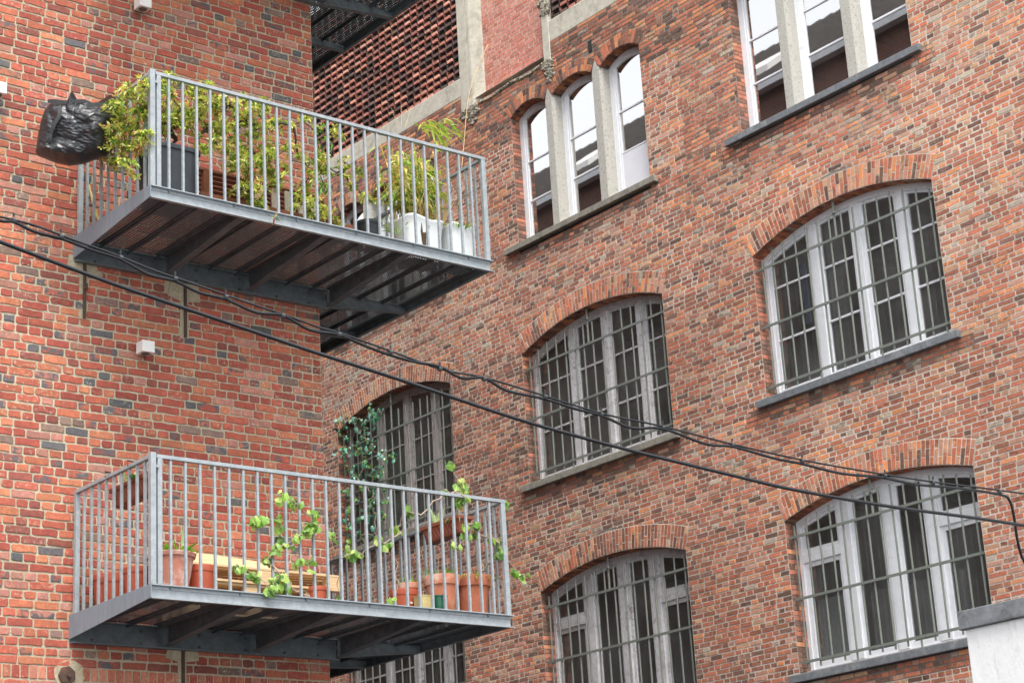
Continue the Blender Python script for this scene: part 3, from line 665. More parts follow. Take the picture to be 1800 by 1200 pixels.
vo = MB(); box(vo, XB+.062, XB+1.2, P1[1], YB1, BEAM1, 16.5); box(vo, XB+.062, XB+1.2, P2[0]-2.1, P2[0], BEAM1, 16.5); box(vo, XB-.012, XB+.1, 19.0, 19.07, 12.73, 12.90); vo.build('shade_backing', M['void'], far, attr=False)  # solid near-black boxes paint the shade behind the lattice and in the slit
# rest of the building's mass: roof, back and lower wall
ms = MB(); box(ms, XB+.32, XB+9, 5.0, 40, ZBT-.05, ZBT+.25); box(ms, XB+4.3, XB+9, 5, 40, GROUND, ZBT-.06); ms.build('roof_and_rear', M['concrete'], far, attr=False)
ms = MB()
box(ms, XB+.001, XB+.35, 5.0, YB0, GROUND, ZBT); box(ms, XB+.001, XB+.35, YB1, 40, GROUND, ZBT); box(ms, XB+.001, XB+.35, YB0+.001, YB1-.001, GROUND, ZB0)
ms.build('plain_wall', M['brick_far'], far, attr=False)
# ================================================================== NEAR BUILDING
near = thing('brick_house', 'bright red brick house with thick pale mortar that carries the steel balconies', 'building', (6, YA+4, GROUND))
am = MB(.21, .78); HA = .0748; z = 1.8; i = 0
ZR = 2.598
def exA(u, z, a, b):
    for (x, za, zb, wd) in ((7.46, 6.15, 6.30, .16), (8.44, 6.08, 6.26, .15), (8.40, 2.86, 3.02, .14)):
        if abs(u-x) < wd and za < z < zb: return True
    return math.hypot(u-7.36, z-2.66) < .13
while z < 10.6:
    if abs(z-ZR) < .04:
        x = 5.4
        while x < XA:
            e = min(x+.0765, XA)
            if not exA((x+e)/2, z+.06, x, e): brick(am, FA, [(x, z), (e, z), (e, z+.114), (x, z+.114)], vary(pick([((214, 112, 76), 5), ((222, 132, 98), 4), ((196, 84, 62), 3)])), (0, .4), .006, .004, jit=.002)
            x = e+.0001
        am.add([(5.4, YA+.004, z), (XA, YA+.004, z), (XA, YA+.004, z+.114), (5.4, YA+.004, z+.114)], [(0, 1, 2, 3)], col=s2l(206, 196, 172), mi=1); z += .114; i += 1; continue
    wall_course(am, FA, [(5.4, XA, 5.4, XA)], z, z+HA, i % 2, .229, colA, .0075, .004, lambda u, z: tuple(np.array(s2l(210, 198, 172))*(.82+.2*vnoise(u, z, .9))), -.004, exclude=exA, jit=.0055, ch=.008); z += HA; i += 1
# corner: brick ends on the side face, seen on the arris only
am.build('wall', [M['brickA'], M['mortar']], near)
sw = MB(); EAVE = 16.0
sw.add([(XA-.001, YA+.002, GROUND), (XA-.001, 45, GROUND), (XA-.001, 45, EAVE), (XA-.001, YA+.002, EAVE)], [(0, 1, 2, 3)])
sw.add([(XA, YA+.0045, 10.6), (-2, YA+.0045, 10.6), (-2, YA+.0045, EAVE), (XA, YA+.0045, EAVE)], [(0, 1, 2, 3)])
sw.add([(XA, YA+.0045, GROUND), (-2, YA+.0045, GROUND), (-2, YA+.0045, 1.8), (XA, YA+.0045, 1.8)], [(0, 1, 2, 3)])
sw.add([(5.4, YA+.0045, 1.8), (-2, YA+.0045, 1.8), (-2, YA+.0045, 10.6), (5.4, YA+.0045, 10.6)], [(0, 1, 2, 3)])
sw.add([(-2, YA, GROUND), (-2, 45, GROUND), (-2, 45, EAVE), (-2, YA, EAVE)], [(0, 1, 2, 3)])
sw.build('side_wall', M['brick_far'], near, attr=False)
rf = MB(); xr = (XA-2)/2; n = 84
for (xa, xb_) in ((XA+.25, xr), (-2.25, xr)):
    za, zr_ = EAVE-.2, EAVE+4.35; vs = []; 
    for r in range(2):
        for k in range(2*n+1):
            y = YA-.3+30.3*k/(2*n); b = .075*(k % 2); vs.append((xa if r == 0 else xb_, y, (za if r == 0 else zr_)+b))
    m_ = 2*n+1; rf.add(vs, [(k, k+1, m_+k+1, m_+k) for k in range(2*n)])
rf.add([(XA, YA+.01, EAVE), (-2, YA+.01, EAVE), (xr, YA+.01, EAVE+4.35)], [(0, 1, 2)])
rf.build('roof', M['tile'], near, attr=False)
for y in (23.6, 28.9, 34.2):
    q = MB(); xa, xb_ = XA-.75, XA-1.75; za, zb = EAVE-.2+(1.0)*.737+.06, EAVE-.2+(2.0)*.737+.06
    q.add([(xa, y, za), (xa, y+1.1, za), (xb_, y+1.1, zb), (xb_, y, zb), (xa, y, za+.14), (xa, y+1.1, za+.14), (xb_, y+1.1, zb+.14), (xb_, y, zb+.14)], BF); q.build('skylight', M['lamp_white'], near, attr=False)
gt = MB(); box(gt, XA+.1, XA+.28, YA-.3, 45, EAVE-.35, EAVE-.2); gt.build('gutter', M['zinc'], near, attr=False)
PCH = []
for (x, za, zb, wd) in ((7.46, 6.13, 6.30, .17), (8.44, 6.06, 6.25, .16), (8.40, 2.84, 3.02, .15)): pc = MB(); PCH.append(pc); prism(pc, [(x-wd+rng.uniform(-.02, .02), za+.02), (x-.02, za-.015), (x+wd, za+.01), (x+wd-.02, zb), (x-wd+.02, zb-.01)], 1, YA-.006, YA+.003)
for (x, z0, z1) in ((7.45, 5.72, 6.15), (8.435, 5.70, 6.1), (8.39, 2.2, 2.9)): pc = MB(); PCH.append(pc); prism(pc, [(x-.045, z0), (x+.045, z0+.01), (x+.04, z1), (x-.04, z1)], 1, YA-.0045, YA+.003)
lathe_pts = [(7.36+.135*math.cos(t)*(1+.1*math.sin(3*t)), 2.66+.135*math.sin(t)) for t in [2*math.pi*k/16 for k in range(16)]]
pc = MB(); PCH.append(pc); prism(pc, lathe_pts, 1, YA-.005, YA+.003)
for pc in PCH: pc.build('cement_patch', M['cement'], near, attr=False)
# iron wall ties
def tie(x, z0, z1, label):
    m_ = MB(); box(m_, x-.014, x+.014, YA-.022, YA-.007, z0, z1); o = thing('wall_tie', label, 'wall anchor', (x, YA-.01, z0), 'iron anchors in the brick wall')
    m_.build('bar', M['rust'], o, attr=False, bevel=.003)
    m_ = MB(); zc = z0+(z1-z0)*.55; box(m_, x-.022, x+.022, YA-.034, YA-.0225, zc-.03, zc+.03); m_.build('clamp', M['rust'], o, attr=False, bevel=.004)
tie(7.455, 5.73, 6.25, 'rusty iron wall anchor under the front corner of the planted balcony')
tie(8.44, 5.71, 6.20, 'rusty iron wall anchor in pale cement below the joists, above the white lamp')
tie(8.395, 2.2, 2.93, 'rusty iron wall anchor just under the terracotta pot balcony')
m_ = MB(); lathe_ = []
o = thing('anchor_plate', 'round rusty iron anchor plate in a grey cement patch low on the wall', 'wall anchor', (7.36, YA-.01, 2.6))
prism(m_, [(7.33+.07*math.cos(t)*(1+.12*(k % 2)), 2.665+.07*math.sin(t)*(1+.12*(k % 2))) for k, t in enumerate([2*math.pi*k/14 for k in range(14)])], 1, YA-.03, YA-.006); m_.build('plate', M['rust'], o, attr=False, bevel=.008)
m_ = MB(); tube(m_, [(7.335, YA-.055, 2.66), (7.335, YA-.03, 2.66)], .015, 8); m_.build('bolt', M['rust'], o, attr=False)
# wall lamps
def lamp(x, z, label):
    o = thing('wall_lamp', label, 'wall lamp', (x, YA, z), 'small cube lamps on the brick wall')
    m_ = MB(); box(m_, x-.06, x+.06, YA-.15, YA-.03, z-.05, z+.055); m_.build('housing', M['lamp_white'], o, attr=False, bevel=.005)
    m_ = MB(); box(m_, x-.03, x+.03, YA-.03, YA, z-.03, z+.04); m_.build('bracket', M['zinc'], o, attr=False, bevel=.003)
    m_ = MB(); lathe(m_, (x, YA-.09, z-.056), [(.036, 0), (.04, .0055)], 16); m_.build('lens', M['lamp_dark'], o, attr=False)
lamp(8.00, 5.52, 'white cube lamp on the red brick between the two balconies')
lamp(7.975, 8.84, 'white cube lamp high on the red brick above the planted balcony')
lamp(6.58, 7.63, 'white cube lamp beside the black bag, at the edge of the picture')
# ================================================================== BALCONIES
X0, X1, YF, YW, YE = 7.35, 10.88, 13.40, 14.77, 16.7
def balcony(zf, label):
    o = thing('steel_balcony', label, 'balcony', (X0, YW, zf), 'galvanised steel balconies')
    mb = MB()       # front channel: web between two outward flanges
    box(mb, X0+.006, X1, YF+.03, YF+.036, zf-.104, zf-.002); box(mb, X0+.006, X1+.02, YF-.004, YF+.0295, zf-.008, zf); box(mb, X0+.006, X1+.02, YF-.004, YF+.0295, zf-.112, zf-.105)
    box(mb, X0+.006, X1, YF+.024, YF+.0295, zf-.034, zf-.0085)
    mb.build('edge_beam', M['steel'], o, attr=False)
    for k in range(6):
        bt = MB(); x = X0+.18+k*.62; tube(bt, [(x, YF+.008, zf-.02), (x, YF+.0238, zf-.02)], .010, 8); bt.build('bolt', M['steel_dark'], o, attr=False)
    mb = MB(); prism(mb, [(YF-.004, zf), (YW-.006, zf), (YW-.006, zf-.20), (YF-.004, zf-.108)], 0, X0-.004, X0+.005); mb.build('side_plate', M['steel_plate_shaded'], o, attr=False, bevel=.002)
    mb = MB(); box(mb, X1-.006, X1, YF+.037, YE, zf-.104, zf-.002); box(mb, X1-.04, X1-.0065, YF+.037, YE, zf-.112, zf-.105); box(mb, X1-.04, X1+.02, YF+.037, YE, zf-.008, zf+.001); mb.build('side_beam', M['steel_dark'], o, attr=False)
    mb = MB(); box(mb, X0+.006, XA+.06, YW-.012, YW-.004, zf-.225, zf-.045); box(mb, X0+.006, XA+.06, YW-.07, YW-.0125, zf-.055, zf-.046); box(mb, X0+.006, XA+.06, YW-.07, YW-.0125, zf-.232, zf-.2255); 
    mb.build('wall_beam', M['steel_dark'], o, attr=False)
    for x in (7.55, 8.0, 8.55, 9.0, 9.4, 9.75):
        for q in (-.09, -.19): bt = MB(); tube(bt, [(x, YW-.024, zf+q), (x, YW-.0125, zf+q)], .011, 8); bt.build('bolt', M['steel_shaded'], o, attr=False)
    for x in (8.225, 9.075, 9.95):
        mb = MB(); prism(mb, [(YF+.037, zf-.045), (YW-.075, zf-.045), (YW-.075, zf-.20), (YF+.037, zf-.104)], 0, x-.004, x+.004)
        hexa(mb, [(x-.035, YF+.037, zf-.112), (x+.035, YF+.037, zf-.112), (x+.035, YW-.075, zf-.208), (x-.035, YW-.075, zf-.208)], [(x-.035, YF+.037, zf-.105), (x+.035, YF+.037, zf-.105), (x+.035, YW-.075, zf-.201), (x-.035, YW-.075, zf-.201)])
        box(mb, x-.035, x+.035, YF+.037, YW-.075, zf-.0445, zf-.038); mb.build('joist', M['steel_shaded'], o, attr=False)
    for k, y in enumerate((YW-.02, YW+.86)):
        mb = MB(); xs = XA+.07 if k == 0 else XA
        prism(mb, [(xs, zf-.045), (X1-.007, zf-.045), (X1-.007, zf-.105), (xs, zf-.20 if k == 0 else zf-.15)], 1, y-.005, y+.005)
        hexa(mb, [(xs, y-.03, zf-(.207 if k == 0 else .157)), (X1-.007, y-.03, zf-.112), (X1-.007, y+.03, zf-.112), (xs, y+.03, zf-(.207 if k == 0 else .157))], [(xs, y-.03, zf-(.2005 if k == 0 else .1505)), (X1-.007, y-.03, zf-.1055), (X1-.007, y+.03, zf-.1055), (xs, y+.03, zf-(.2005 if k == 0 else .1505))])
        mb.build('bracket_arm', M['steel_dark'], o, attr=False)
    mb = MB()
    for (a, b, c, d) in ((X0+.006, X1-.007, YF+.037, YW-.015), (XA+.005, X1-.007, YW-.014, YE)): mb.add([(a, c, zf-.03), (b, c, zf-.03), (b, d, zf-.03), (a, d, zf-.03)], [(0, 1, 2, 3)])
    mb.build('deck', M['deck'], o, attr=False)
    mb = MB(); x = X0+.24
    while x < X1-.1:
        box(mb, x-.02, x+.02, YF+.037, YW-.016 if x < XA else YE, zf-.046, zf-.031); box(mb, x-.003, x+.003, YF+.037, YW-.016 if x < XA else YE, zf-.07, zf-.0465); x += .272
    mb.build('deck_ribs', M['steel_shaded'], o, attr=False)
    # railing
    zt = zf+1.03
    def bar(name, *b): q = MB(); box(q, *b); return q.build(name, M['steel'], o, attr=False, bevel=.002)
    bar('handrail', X0+.052, X1, YF+.002, YF+.042, zt-.03, zt); bar('handrail', X0+.003, X0+.043, YF+.05, YW-.06, zt-.03, zt-.001); bar('handrail', X1-.042, X1-.002, YF+.043, YE, zt-.03, zt-.001)
    bar('post', X0+.0, X0+.046, YF-.0, YF+.046, zf+.001, zt+.012); bar('post', X0+.062, X0+.102, YF+.003, YF+.041, zf+.001, zt-.0305); bar('post', X1-.05, X1-.004, YF+.003, YF+.04, zf+.001, zt-.0305)
    bar('post', X0+.003, X0+.043, YW-.10, YW-.061, zf+.001, zt-.0305)
    q = MB(); box(q, X0+.046, X0+.062, YF+.01, YF+.03, zt-.115, zt-.085); tube(q, [(X0+.055, YF-.008, zt-.1), (X0+.055, YF+.01, zt-.1)], .013, 8); q.build('clamp', M['steel'], o, attr=False)
    q = MB(); x = X0+.182; box(q, x-.0095, x+.0095, YF+.011, YF+.033, zf+.001, zt-.0305); b0 = q.build('baluster', M['steel'], o, attr=False)
    for k in range(1, 25): c = b0.copy(); c.parent = o; c.location = (k*.1321, 0, 0); C.objects.link(c)
    for k in range(9): c = b0.copy(); c.parent = o; c.location = (X0+.023-x, .115+k*.128, 0); C.objects.link(c)
    for k in range(24): c = b0.copy(); c.parent = o; c.location = (X1-.022-x, .13+k*.13, 0); C.objects.link(c)
    return o
ZL, ZU, ZT = 3.156, 6.455, 9.635
b1 = balcony(ZL, 'steel balcony with terracotta pots and a climbing vine, the lower one')
b2 = copy_tree(b1, None, (0, 0, ZU-ZL)); b2['label'] = 'steel balcony crowded with yellow-green shrubs and a black bag on its rail'
b3 = copy_tree(b1, None, (0, 0, ZT-ZL)); b3['label'] = 'steel balcony of which only the dark perforated underside shows, above the others'
# ================================================================== cables
def cpt(px, py): 
    r = CM.T @ np.array([(px-900)/3507.38, (py-600)/3507.38, 1.0]); return r*(10.5+3.0*px/1800)
L1 = [(-60, 366), (0, 381), (60, 396), (130, 422), (200, 447), (270, 475), (350, 502), (430, 530), (500, 553), (560, 575), (600, 586), (690, 618), (780, 650), (850, 663), (950, 693), (1060, 727), (1160, 748), (1290, 781), (1420, 810), (1540, 831), (1650, 848), (1710, 855), (1800, 867), (1860, 874)]
L1b = [(-60, 368), (0, 386), (24, 388), (60, 405), (107, 417), (160, 437), (212, 454), (260, 480), (308, 492), (350, 512), (397, 524), (450, 547), (497, 552), (545, 578), (596, 586), (640, 605), (686, 622), (730, 634), (773, 642), (810, 662), (851, 662), (890, 684), (958, 699), (1010, 716), (1057, 728), (1110, 750), (1165, 751), (1240, 778), (1290, 783), (1360, 803), (1410, 813), (1480, 830), (1545, 836), (1610, 849), (1680, 855), (1758, 867), (1775, 878), (1783, 910), (1788, 945), (1796, 975), (1810, 1002)]
o = thing('power_cable', 'twin black overhead cables clipped together, the upper line, with one end dropping away', 'cable', tuple(cpt(900, 678)))
m_ = MB(); tube(m_, spline([cpt(*p) for p in L1], 4), .0065, 8); m_.build('carrier_wire', M['cable'], o, smooth=True, attr=False)
m_ = MB(); tube(m_, spline([cpt(p[0], p[1]+2) for p in L1b], 4), .0095, 8); m_.build('sagging_wire', M['cable'], o, smooth=True, attr=False)
for (a, b) in [(24, 388), (107, 416), (212, 453), (308, 490), (397, 522), (497, 555), (596, 588), (686, 619), (773, 648), (851, 666), (958, 697), (1057, 728), (1165, 751), (1287, 782), (1410, 810), (1555, 836), (1640, 848), (1757, 864)]:
    m_ = MB(); p = cpt(a, b); d = cpt(a+5, b+1.6)-p; d /= np.linalg.norm(d); tube(m_, [p-d*.010, p+d*.010], .016, 8); u = CM[1]; tube(m_, [p-u*.02, p-u*.042], .006, 5); m_.build('clip', M['steel_clip'], o, attr=False)
L2 = [(-60, 402), (0, 425), (200, 499), (400, 567), (560, 621), (700, 666), (900, 733), (1000, 762), (1100, 789), (1300, 838), (1400, 861), (1560, 889), (1700, 908), (1800, 923), (1860, 932)]
m_ = MB(); tube(m_, spline([cpt(*p)*.985 for p in L2], 8), .0112, 10); o = m_.build('power_cable', M['cable'], smooth=True, attr=False); tag(o, 'single smooth black overhead cable, the lower line', 'cable')
# ================================================================== white wall
o = thing('plastered_wall', 'white plastered wall with a dark stone coping in front of the brick building', 'wall', (12.2, 8, GROUND))
m_ = MB(); box(m_, 12.02, 12.34, 5.5, 9.44, GROUND, 2.41); m_.build('masonry', M['plaster'], o, attr=False, bevel=.01)
m_ = MB(); box(m_, 11.985, 12.375, 5.45, 9.475, 2.411, 2.55); m_.build('coping', M['coping'], o, attr=False, bevel=.006)
# ground
m_ = MB(); m_.add([(-60, -60, GROUND), (90, -60, GROUND), (90, 90, GROUND), (-60, 90, GROUND)], [(0, 1, 2, 3)]); g_ = m_.build('ground', M['asphalt'], attr=False); g_['kind'] = 'structure'
# ================================================================== foliage
def unit(v): return v/(np.linalg.norm(v)+1e-9)
def rv(s=1): return np.array([rng.gauss(0, s), rng.gauss(0, s), rng.gauss(0, s)])
def leaf(mb, P, d, L, W, col, droop=.2, up=None):
    d = unit(d); up = V3(0, 0, 1)+rv(.5) if up is None else up; s = unit(np.cross(d, up)); n = unit(np.cross(s, d))
    dn = V3(0, 0, -1); c = [P, P+d*L*.35+dn*droop*L*.08, P+d*L*.7+dn*droop*L*.35, P+d*L+dn*droop*L*.8]
    k = n*W*.18
    vs = [c[0], c[1]-s*W*.5+k, c[1], c[1]+s*W*.5+k, c[2]-s*W*.4+k, c[2], c[2]+s*W*.4+k, c[3]]
    mb.add(vs, [(0, 2, 1), (0, 3, 2), (1, 2, 5, 4), (2, 3, 6, 5), (4, 5, 7), (5, 6, 7)], col=col)
def lobed(mb, P, d, R, col, nrm, lobes=5):
    """broad leaf with pointed lobes, cupped downwards"""
    d = unit(d); nrm = unit(nrm-d*(nrm@d)); s = np.cross(nrm, d); vs = [P+d*R*.15-nrm*0]; n = lobes*4
    for i in range(n):
        t = math.pi*2*(i+.0)/n; q = math.cos(t*lobes)*.5+.5; r = R*(.86+.14*q)*(.45 if i == n//2 else 1)*(1-.12*abs(math.sin(t)))
        vs.append(P+d*(R*.35+r*math.cos(t))+s*r*math.sin(t)*.9-nrm*(.28*r*r/R+.35*abs(math.sin(t))*r)+nrm*rng.uniform(-.05, .05)*R)
    mb.add(vs, [(0, 1+i, 1+(i+1) % n) for i in range(n)], col=col)
def lin(*c): return vary(c, .16)
SHR = [((208, 210, 112), 6), ((186, 200, 92), 6), ((226, 222, 150), 5), ((148, 174, 82), 5), ((96, 130, 60), 4.5), ((216, 180, 140), 2), ((196, 132, 104), .5)]
def rosette(mb, P, axis, L=.050, n=9, pal=SHR):
    axis = unit(axis); u, v = frame_of(axis)
    base = pick(pal)
    for i in range(n):
        t = 2*math.pi*i/n+rng.uniform(-.3, .3); el = rng.uniform(.1, .9); d = (u*math.cos(t)+v*math.sin(t))*math.cos(el)+axis*math.sin(el)
        leaf(mb, P+d*.004, d, L*rng.uniform(.75, 1.3), L*.38, vary(base if rng.random() < .5 else pick(pal), .18), .3)
def mst(root, pts):
    """connect the points to a tree that grows from the root"""
    done = [root]; par = {0: None}; left = list(range(len(pts))); out = []
    while left:
        best = min(((np.linalg.norm(pts[j]-done[i])*(1+.1*(i == 0)), i, j) for i in range(len(done)) for j in left), key=lambda t: t[0])
        done.append(pts[best[2]]); out.append((best[1], len(done)-1)); left.remove(best[2])
    return done, out
def stems(mb, root, pts, r0=.018, r1=.004):
    done, ed = mst(root, pts); kids = {}
    for a, b in ed: kids.setdefault(a, []).append(b)
    cnt = {}
    def count(i): cnt[i] = 1+sum(count(j) for j in kids.get(i, [])); return cnt[i]
    count(0); tot = cnt[0]
    for a, b in ed:
        P, Q = done[a], done[b]; L = np.linalg.norm(Q-P); ra = r1+(r0-r1)*(cnt[b]/tot)**.6
        mid = [(P*(1-t)+Q*t)+rv(.05*L) for t in (.25, .5, .75)]; tube(mb, [P]+mid+[Q], [ra*1.1, ra*1.05, ra, ra*.95, ra*.9], 5)
CL = [(235, 165, 16), (215, 178, 18), (252, 150, 14), (205, 200, 20), (192, 236, 20), (215, 225, 20), (190, 262, 18), (222, 258, 22), (240, 225, 18), (250, 195, 18), (228, 290, 16), (243, 262, 16), (208, 285, 14), (255, 240, 14),
      (285, 150, 16), (300, 165, 18), (290, 195, 18), (318, 195, 20), (335, 160, 16), (352, 175, 20), (330, 215, 18), (310, 215, 18), (285, 222, 18), (300, 140, 14), (350, 205, 18), (372, 188, 16), (385, 205, 16), (400, 182, 16), (412, 195, 14), (372, 225, 14), (395, 225, 14), (362, 262, 14), (380, 250, 14), (410, 250, 14),
      (430, 180, 14), (445, 195, 16), (460, 185, 12), (432, 212, 16), (452, 225, 16), (475, 218, 16), (440, 240, 14), (415, 215, 14), (484, 226, 12), (398, 265, 14), (405, 290, 16), (425, 282, 16), (445, 270, 16), (430, 300, 14), (455, 292, 16), (468, 262, 14), (445, 318, 12), (470, 300, 14), (480, 275, 14), (462, 282, 14),
      (420, 330, 12), (435, 338, 16), (450, 330, 12), (452, 355, 12), (460, 362, 8), (490, 318, 14), (500, 300, 12), (478, 325, 12), (505, 262, 10), (520, 255, 8), (530, 212, 8), (515, 220, 7), (540, 208, 7), (555, 230, 8), (588, 228, 10), (592, 240, 10),
      (525, 345, 16), (535, 330, 12), (548, 355, 16), (518, 362, 10), (545, 305, 14), (530, 280, 12), (560, 290, 14), (572, 300, 14), (560, 270, 10), (545, 375, 12), (568, 372, 14), (582, 382, 12), (598, 392, 10), (555, 385, 8), (600, 300, 14), (612, 315, 10), (604, 285, 8), (630, 300, 8), (640, 345, 8), (655, 355, 10), (618, 330, 8),
      (395, 222, 14), (345, 240, 10), (366, 150, 10), (270, 170, 12)]
def shrub():
    o = thing('climbing_shrub', 'sprawling shrub with yellow-green leaf tufts along the rail of the planted balcony', 'shrub', (7.72, 13.72, ZU+.5))
    st, fo = MB(), MB(); pts = []
    for (px, py, r) in CL:
        yy = 13.62 if px > 262 else 13.72
        P = at(px, py, 1, yy+rng.uniform(-.12, .14) if px < 700 else yy); pts.append(P)
        if px < 262: P = at(px, py, 0, 7.35+rng.uniform(-.16, .05)); pts[-1] = P
        n = max(4, int(r*r/17)); rr = r*.0045
        for k in range(n):
            Q = P+rv(rr*.55); 
            if Q[1] > YF-.01 and Q[1] < YF+.05 and Q[0] > X0: Q[1] = YF+.07
            rosette(fo, Q, V3(-.25, -.5, .55)+rv(.6)); 
            if k % 2: tube(st, [P, (P+Q)/2+rv(.01), Q], [.004, .003, .002], 4)
    root = V3(7.74, 13.76, ZU+.42)
    extra = [at(310, 245, 1, 13.75), at(325, 215, 1, 13.72), at(345, 235, 1, 13.75), at(300, 230, 1, 13.75)]
    stems(st, root, extra+pts, .021, .0028)
    st.build('stem', M['bark'], o, attr=False); fo.build('foliage', M['leaf'], o)
shrub()
# hanging red-tipped sprig
o = thing('hanging_sprig', 'single small sprig with a red tip hanging under the edge of the planted balcony', 'plant', tuple(at(482, 392, 1, YF-.03)))
st, fo = MB(), MB(); P = at(482, 383, 1, YF-.03); tube(st, [at(455, 362, 1, YF-.02), at(466, 374, 1, YF-.03), P], .002, 4); rosette(fo, P, V3(0, -.6, -.4), .045, 8)
for k in range(3): leaf(fo, P, V3(rng.uniform(-.2, .2), -.1, -1), .06, .016, s2l(176, 60, 52), .2)
st.build('stem', M['bark'], o, attr=False); fo.build('foliage', M['leaf'], o)
# bright green vine by the corner
def leafy(name, label, cat, spots, pal, root, size, plane, kind='leaf', smat='bark', r0=.006, per=4, sp=.02, roots=None, mulp=1):
    o = thing(name, label, cat, tuple(root)); st, fo = MB(), MB(); pts = []
    for (px, py, *r) in spots:
        P = at(px, py, *plane) if not callable(plane) else plane(px, py); pts.append(P)
        k_ = (r[0]*(3 if kind == 'vine' else 1)) if r else per
        for k in range(k_):
            Q = P+rv(sp); col = vary(pick(pal), .15)
            if kind == 'leaf': leaf(fo, Q, V3(rng.gauss(0, .7), rng.gauss(-.2, .5), rng.gauss(-.2, .5)), size*rng.uniform(.7, 1.2), size*.5, col, .5)
            elif kind == 'vine': lobed(fo, Q, V3(rng.gauss(0, .5), -.2, -.8+rng.gauss(0, .3)), size*rng.uniform(.6, 1.2), col, V3(-.4, -.8, .6)+rv(.6))
            elif kind == 'ivy': lobed(fo, Q, V3(-.1, rng.gauss(0, .6), -.6+rng.gauss(0, .4)), size*rng.uniform(.6, 1.2), col, V3(-1, -.4, .4)+rv(.45), 3)
            tube(st, [P, (P+Q)/2+rv(.005), Q], .002, 4)
    stems(st, np.array(root), pts, r0, .002); st.build('stem', M[smat], o, attr=False); fo.build('foliage', M['leaf_gloss'] if kind == 'ivy' else M['leaf'], o); return o
GRN = [((128, 190, 60), 4), ((96, 160, 50), 3), ((160, 210, 80), 2)]
leafy('green_vine', 'bright green leafy climber behind the bars near the wall corner of the planted balcony', 'vine', [(567, 225), (570, 240), (560, 232), (575, 250), (568, 258), (562, 300), (565, 315), (572, 325), (560, 335), (575, 338), (568, 345)], GRN, at(572, 372, 1, 14.2), .055, (1, 14.2), per=7, sp=.03)
VN = [((146, 182, 84), 5), ((116, 156, 62), 5), ((176, 202, 112), 3), ((84, 124, 48), 4)]
vine_spots = [(490, 873, 2), (513, 878, 2), (522, 885, 1), (446, 915, 2), (462, 912, 2), (488, 912, 1), (494, 925, 1), (548, 908, 2), (538, 930, 2), (525, 942, 2), (545, 925, 2), (492, 948, 2), (505, 955, 2), (486, 965, 2), (470, 982, 2), (528, 985, 2), (540, 990, 1), (423, 998, 2), (450, 1008, 2), (493, 1012, 2), (482, 1022, 3), (497, 1030, 3), (512, 1032, 2), (478, 1035, 2), (540, 935, 2)]
leafy('grape_vine', 'young grape vine with limp lobed leaves climbing the bars in front of the pine pallets', 'vine', vine_spots, VN, at(545, 1048, 1, 13.44), .043, lambda a, b: at(a, b, 1, 13.375+rng.uniform(-.03, .1)), 'vine', 'twig', .007, sp=.022)
vine2 = [(712, 898, 1), (697, 928, 1), (706, 936, 1), (612, 957, 2), (618, 972, 2), (636, 975, 1), (664, 950, 2), (676, 955, 2), (790, 815, 2), (783, 860, 1), (810, 852, 2), (820, 850, 2), (808, 878, 2), (818, 875, 2), (886, 886, 2), (892, 882, 1), (820, 922, 2), (835, 920, 1), (825, 942, 1), (836, 935, 1), (872, 950, 2), (882, 960, 3), (878, 972, 2), (905, 1000, 1), (920, 1014, 2), (588, 935, 1), (800, 962, 1), (598, 1048, 1), (690, 1052, 1), (660, 905, 0), (740, 905, 0), (640, 1000, 0), (600, 980, 0), (700, 990, 0)]
leafy('grape_vine', 'grape vine with sparse leaves on long pale shoots at the far rail corner', 'vine', vine2, VN, at(840, 1003, 1, 13.6), .042, lambda a, b: at(a, b, 1, 13.42+rng.uniform(-.03, .12)), 'vine', 'twig', .011, sp=.02)
IV = [((78, 146, 112), 4), ((44, 96, 66), 3), ((120, 186, 164), 4), ((90, 140, 60), 3), ((150, 195, 185), 2), ((120, 160, 60), 2)]
ivs = []
for (x, y, s, n) in ((600, 740, 6, 3), (612, 735, 5, 3), (625, 738, 6, 4), (650, 722, 8, 4), (662, 728, 6, 3), (610, 765, 8, 4), (640, 745, 6, 3), (655, 745, 8, 4), (640, 765, 10, 6), (605, 790, 6, 4), (630, 790, 10, 8), (650, 790, 10, 6), (672, 800, 8, 5), (690, 803, 6, 3), (615, 805, 8, 4), (640, 820, 10, 8), (660, 830, 9, 5), (625, 835, 10, 7), (608, 862, 8, 5), (640, 860, 10, 7), (665, 865, 9, 6), (610, 890, 7, 4), (650, 885, 10, 7), (675, 880, 6, 3), (640, 905, 9, 5), (612, 915, 7, 4), (665, 905, 7, 4), (640, 935, 8, 4), (660, 918, 6, 3), (620, 930, 7, 3)):
    for k in range(int(n*1.5)): ivs.append((x+rng.gauss(0, s*.7), y+rng.gauss(0, s*.8), 2))
leafy('ivy_plant', 'dark green ivy hanging over the iron bars of the weathered arched window', 'ivy', ivs, IV, at(642, 955, 0, XB+.0), .040, lambda a, b: at(a, b, 0, XB+.0+rng.uniform(-.09, .03)), 'ivy', 'twig', .010, sp=.03)
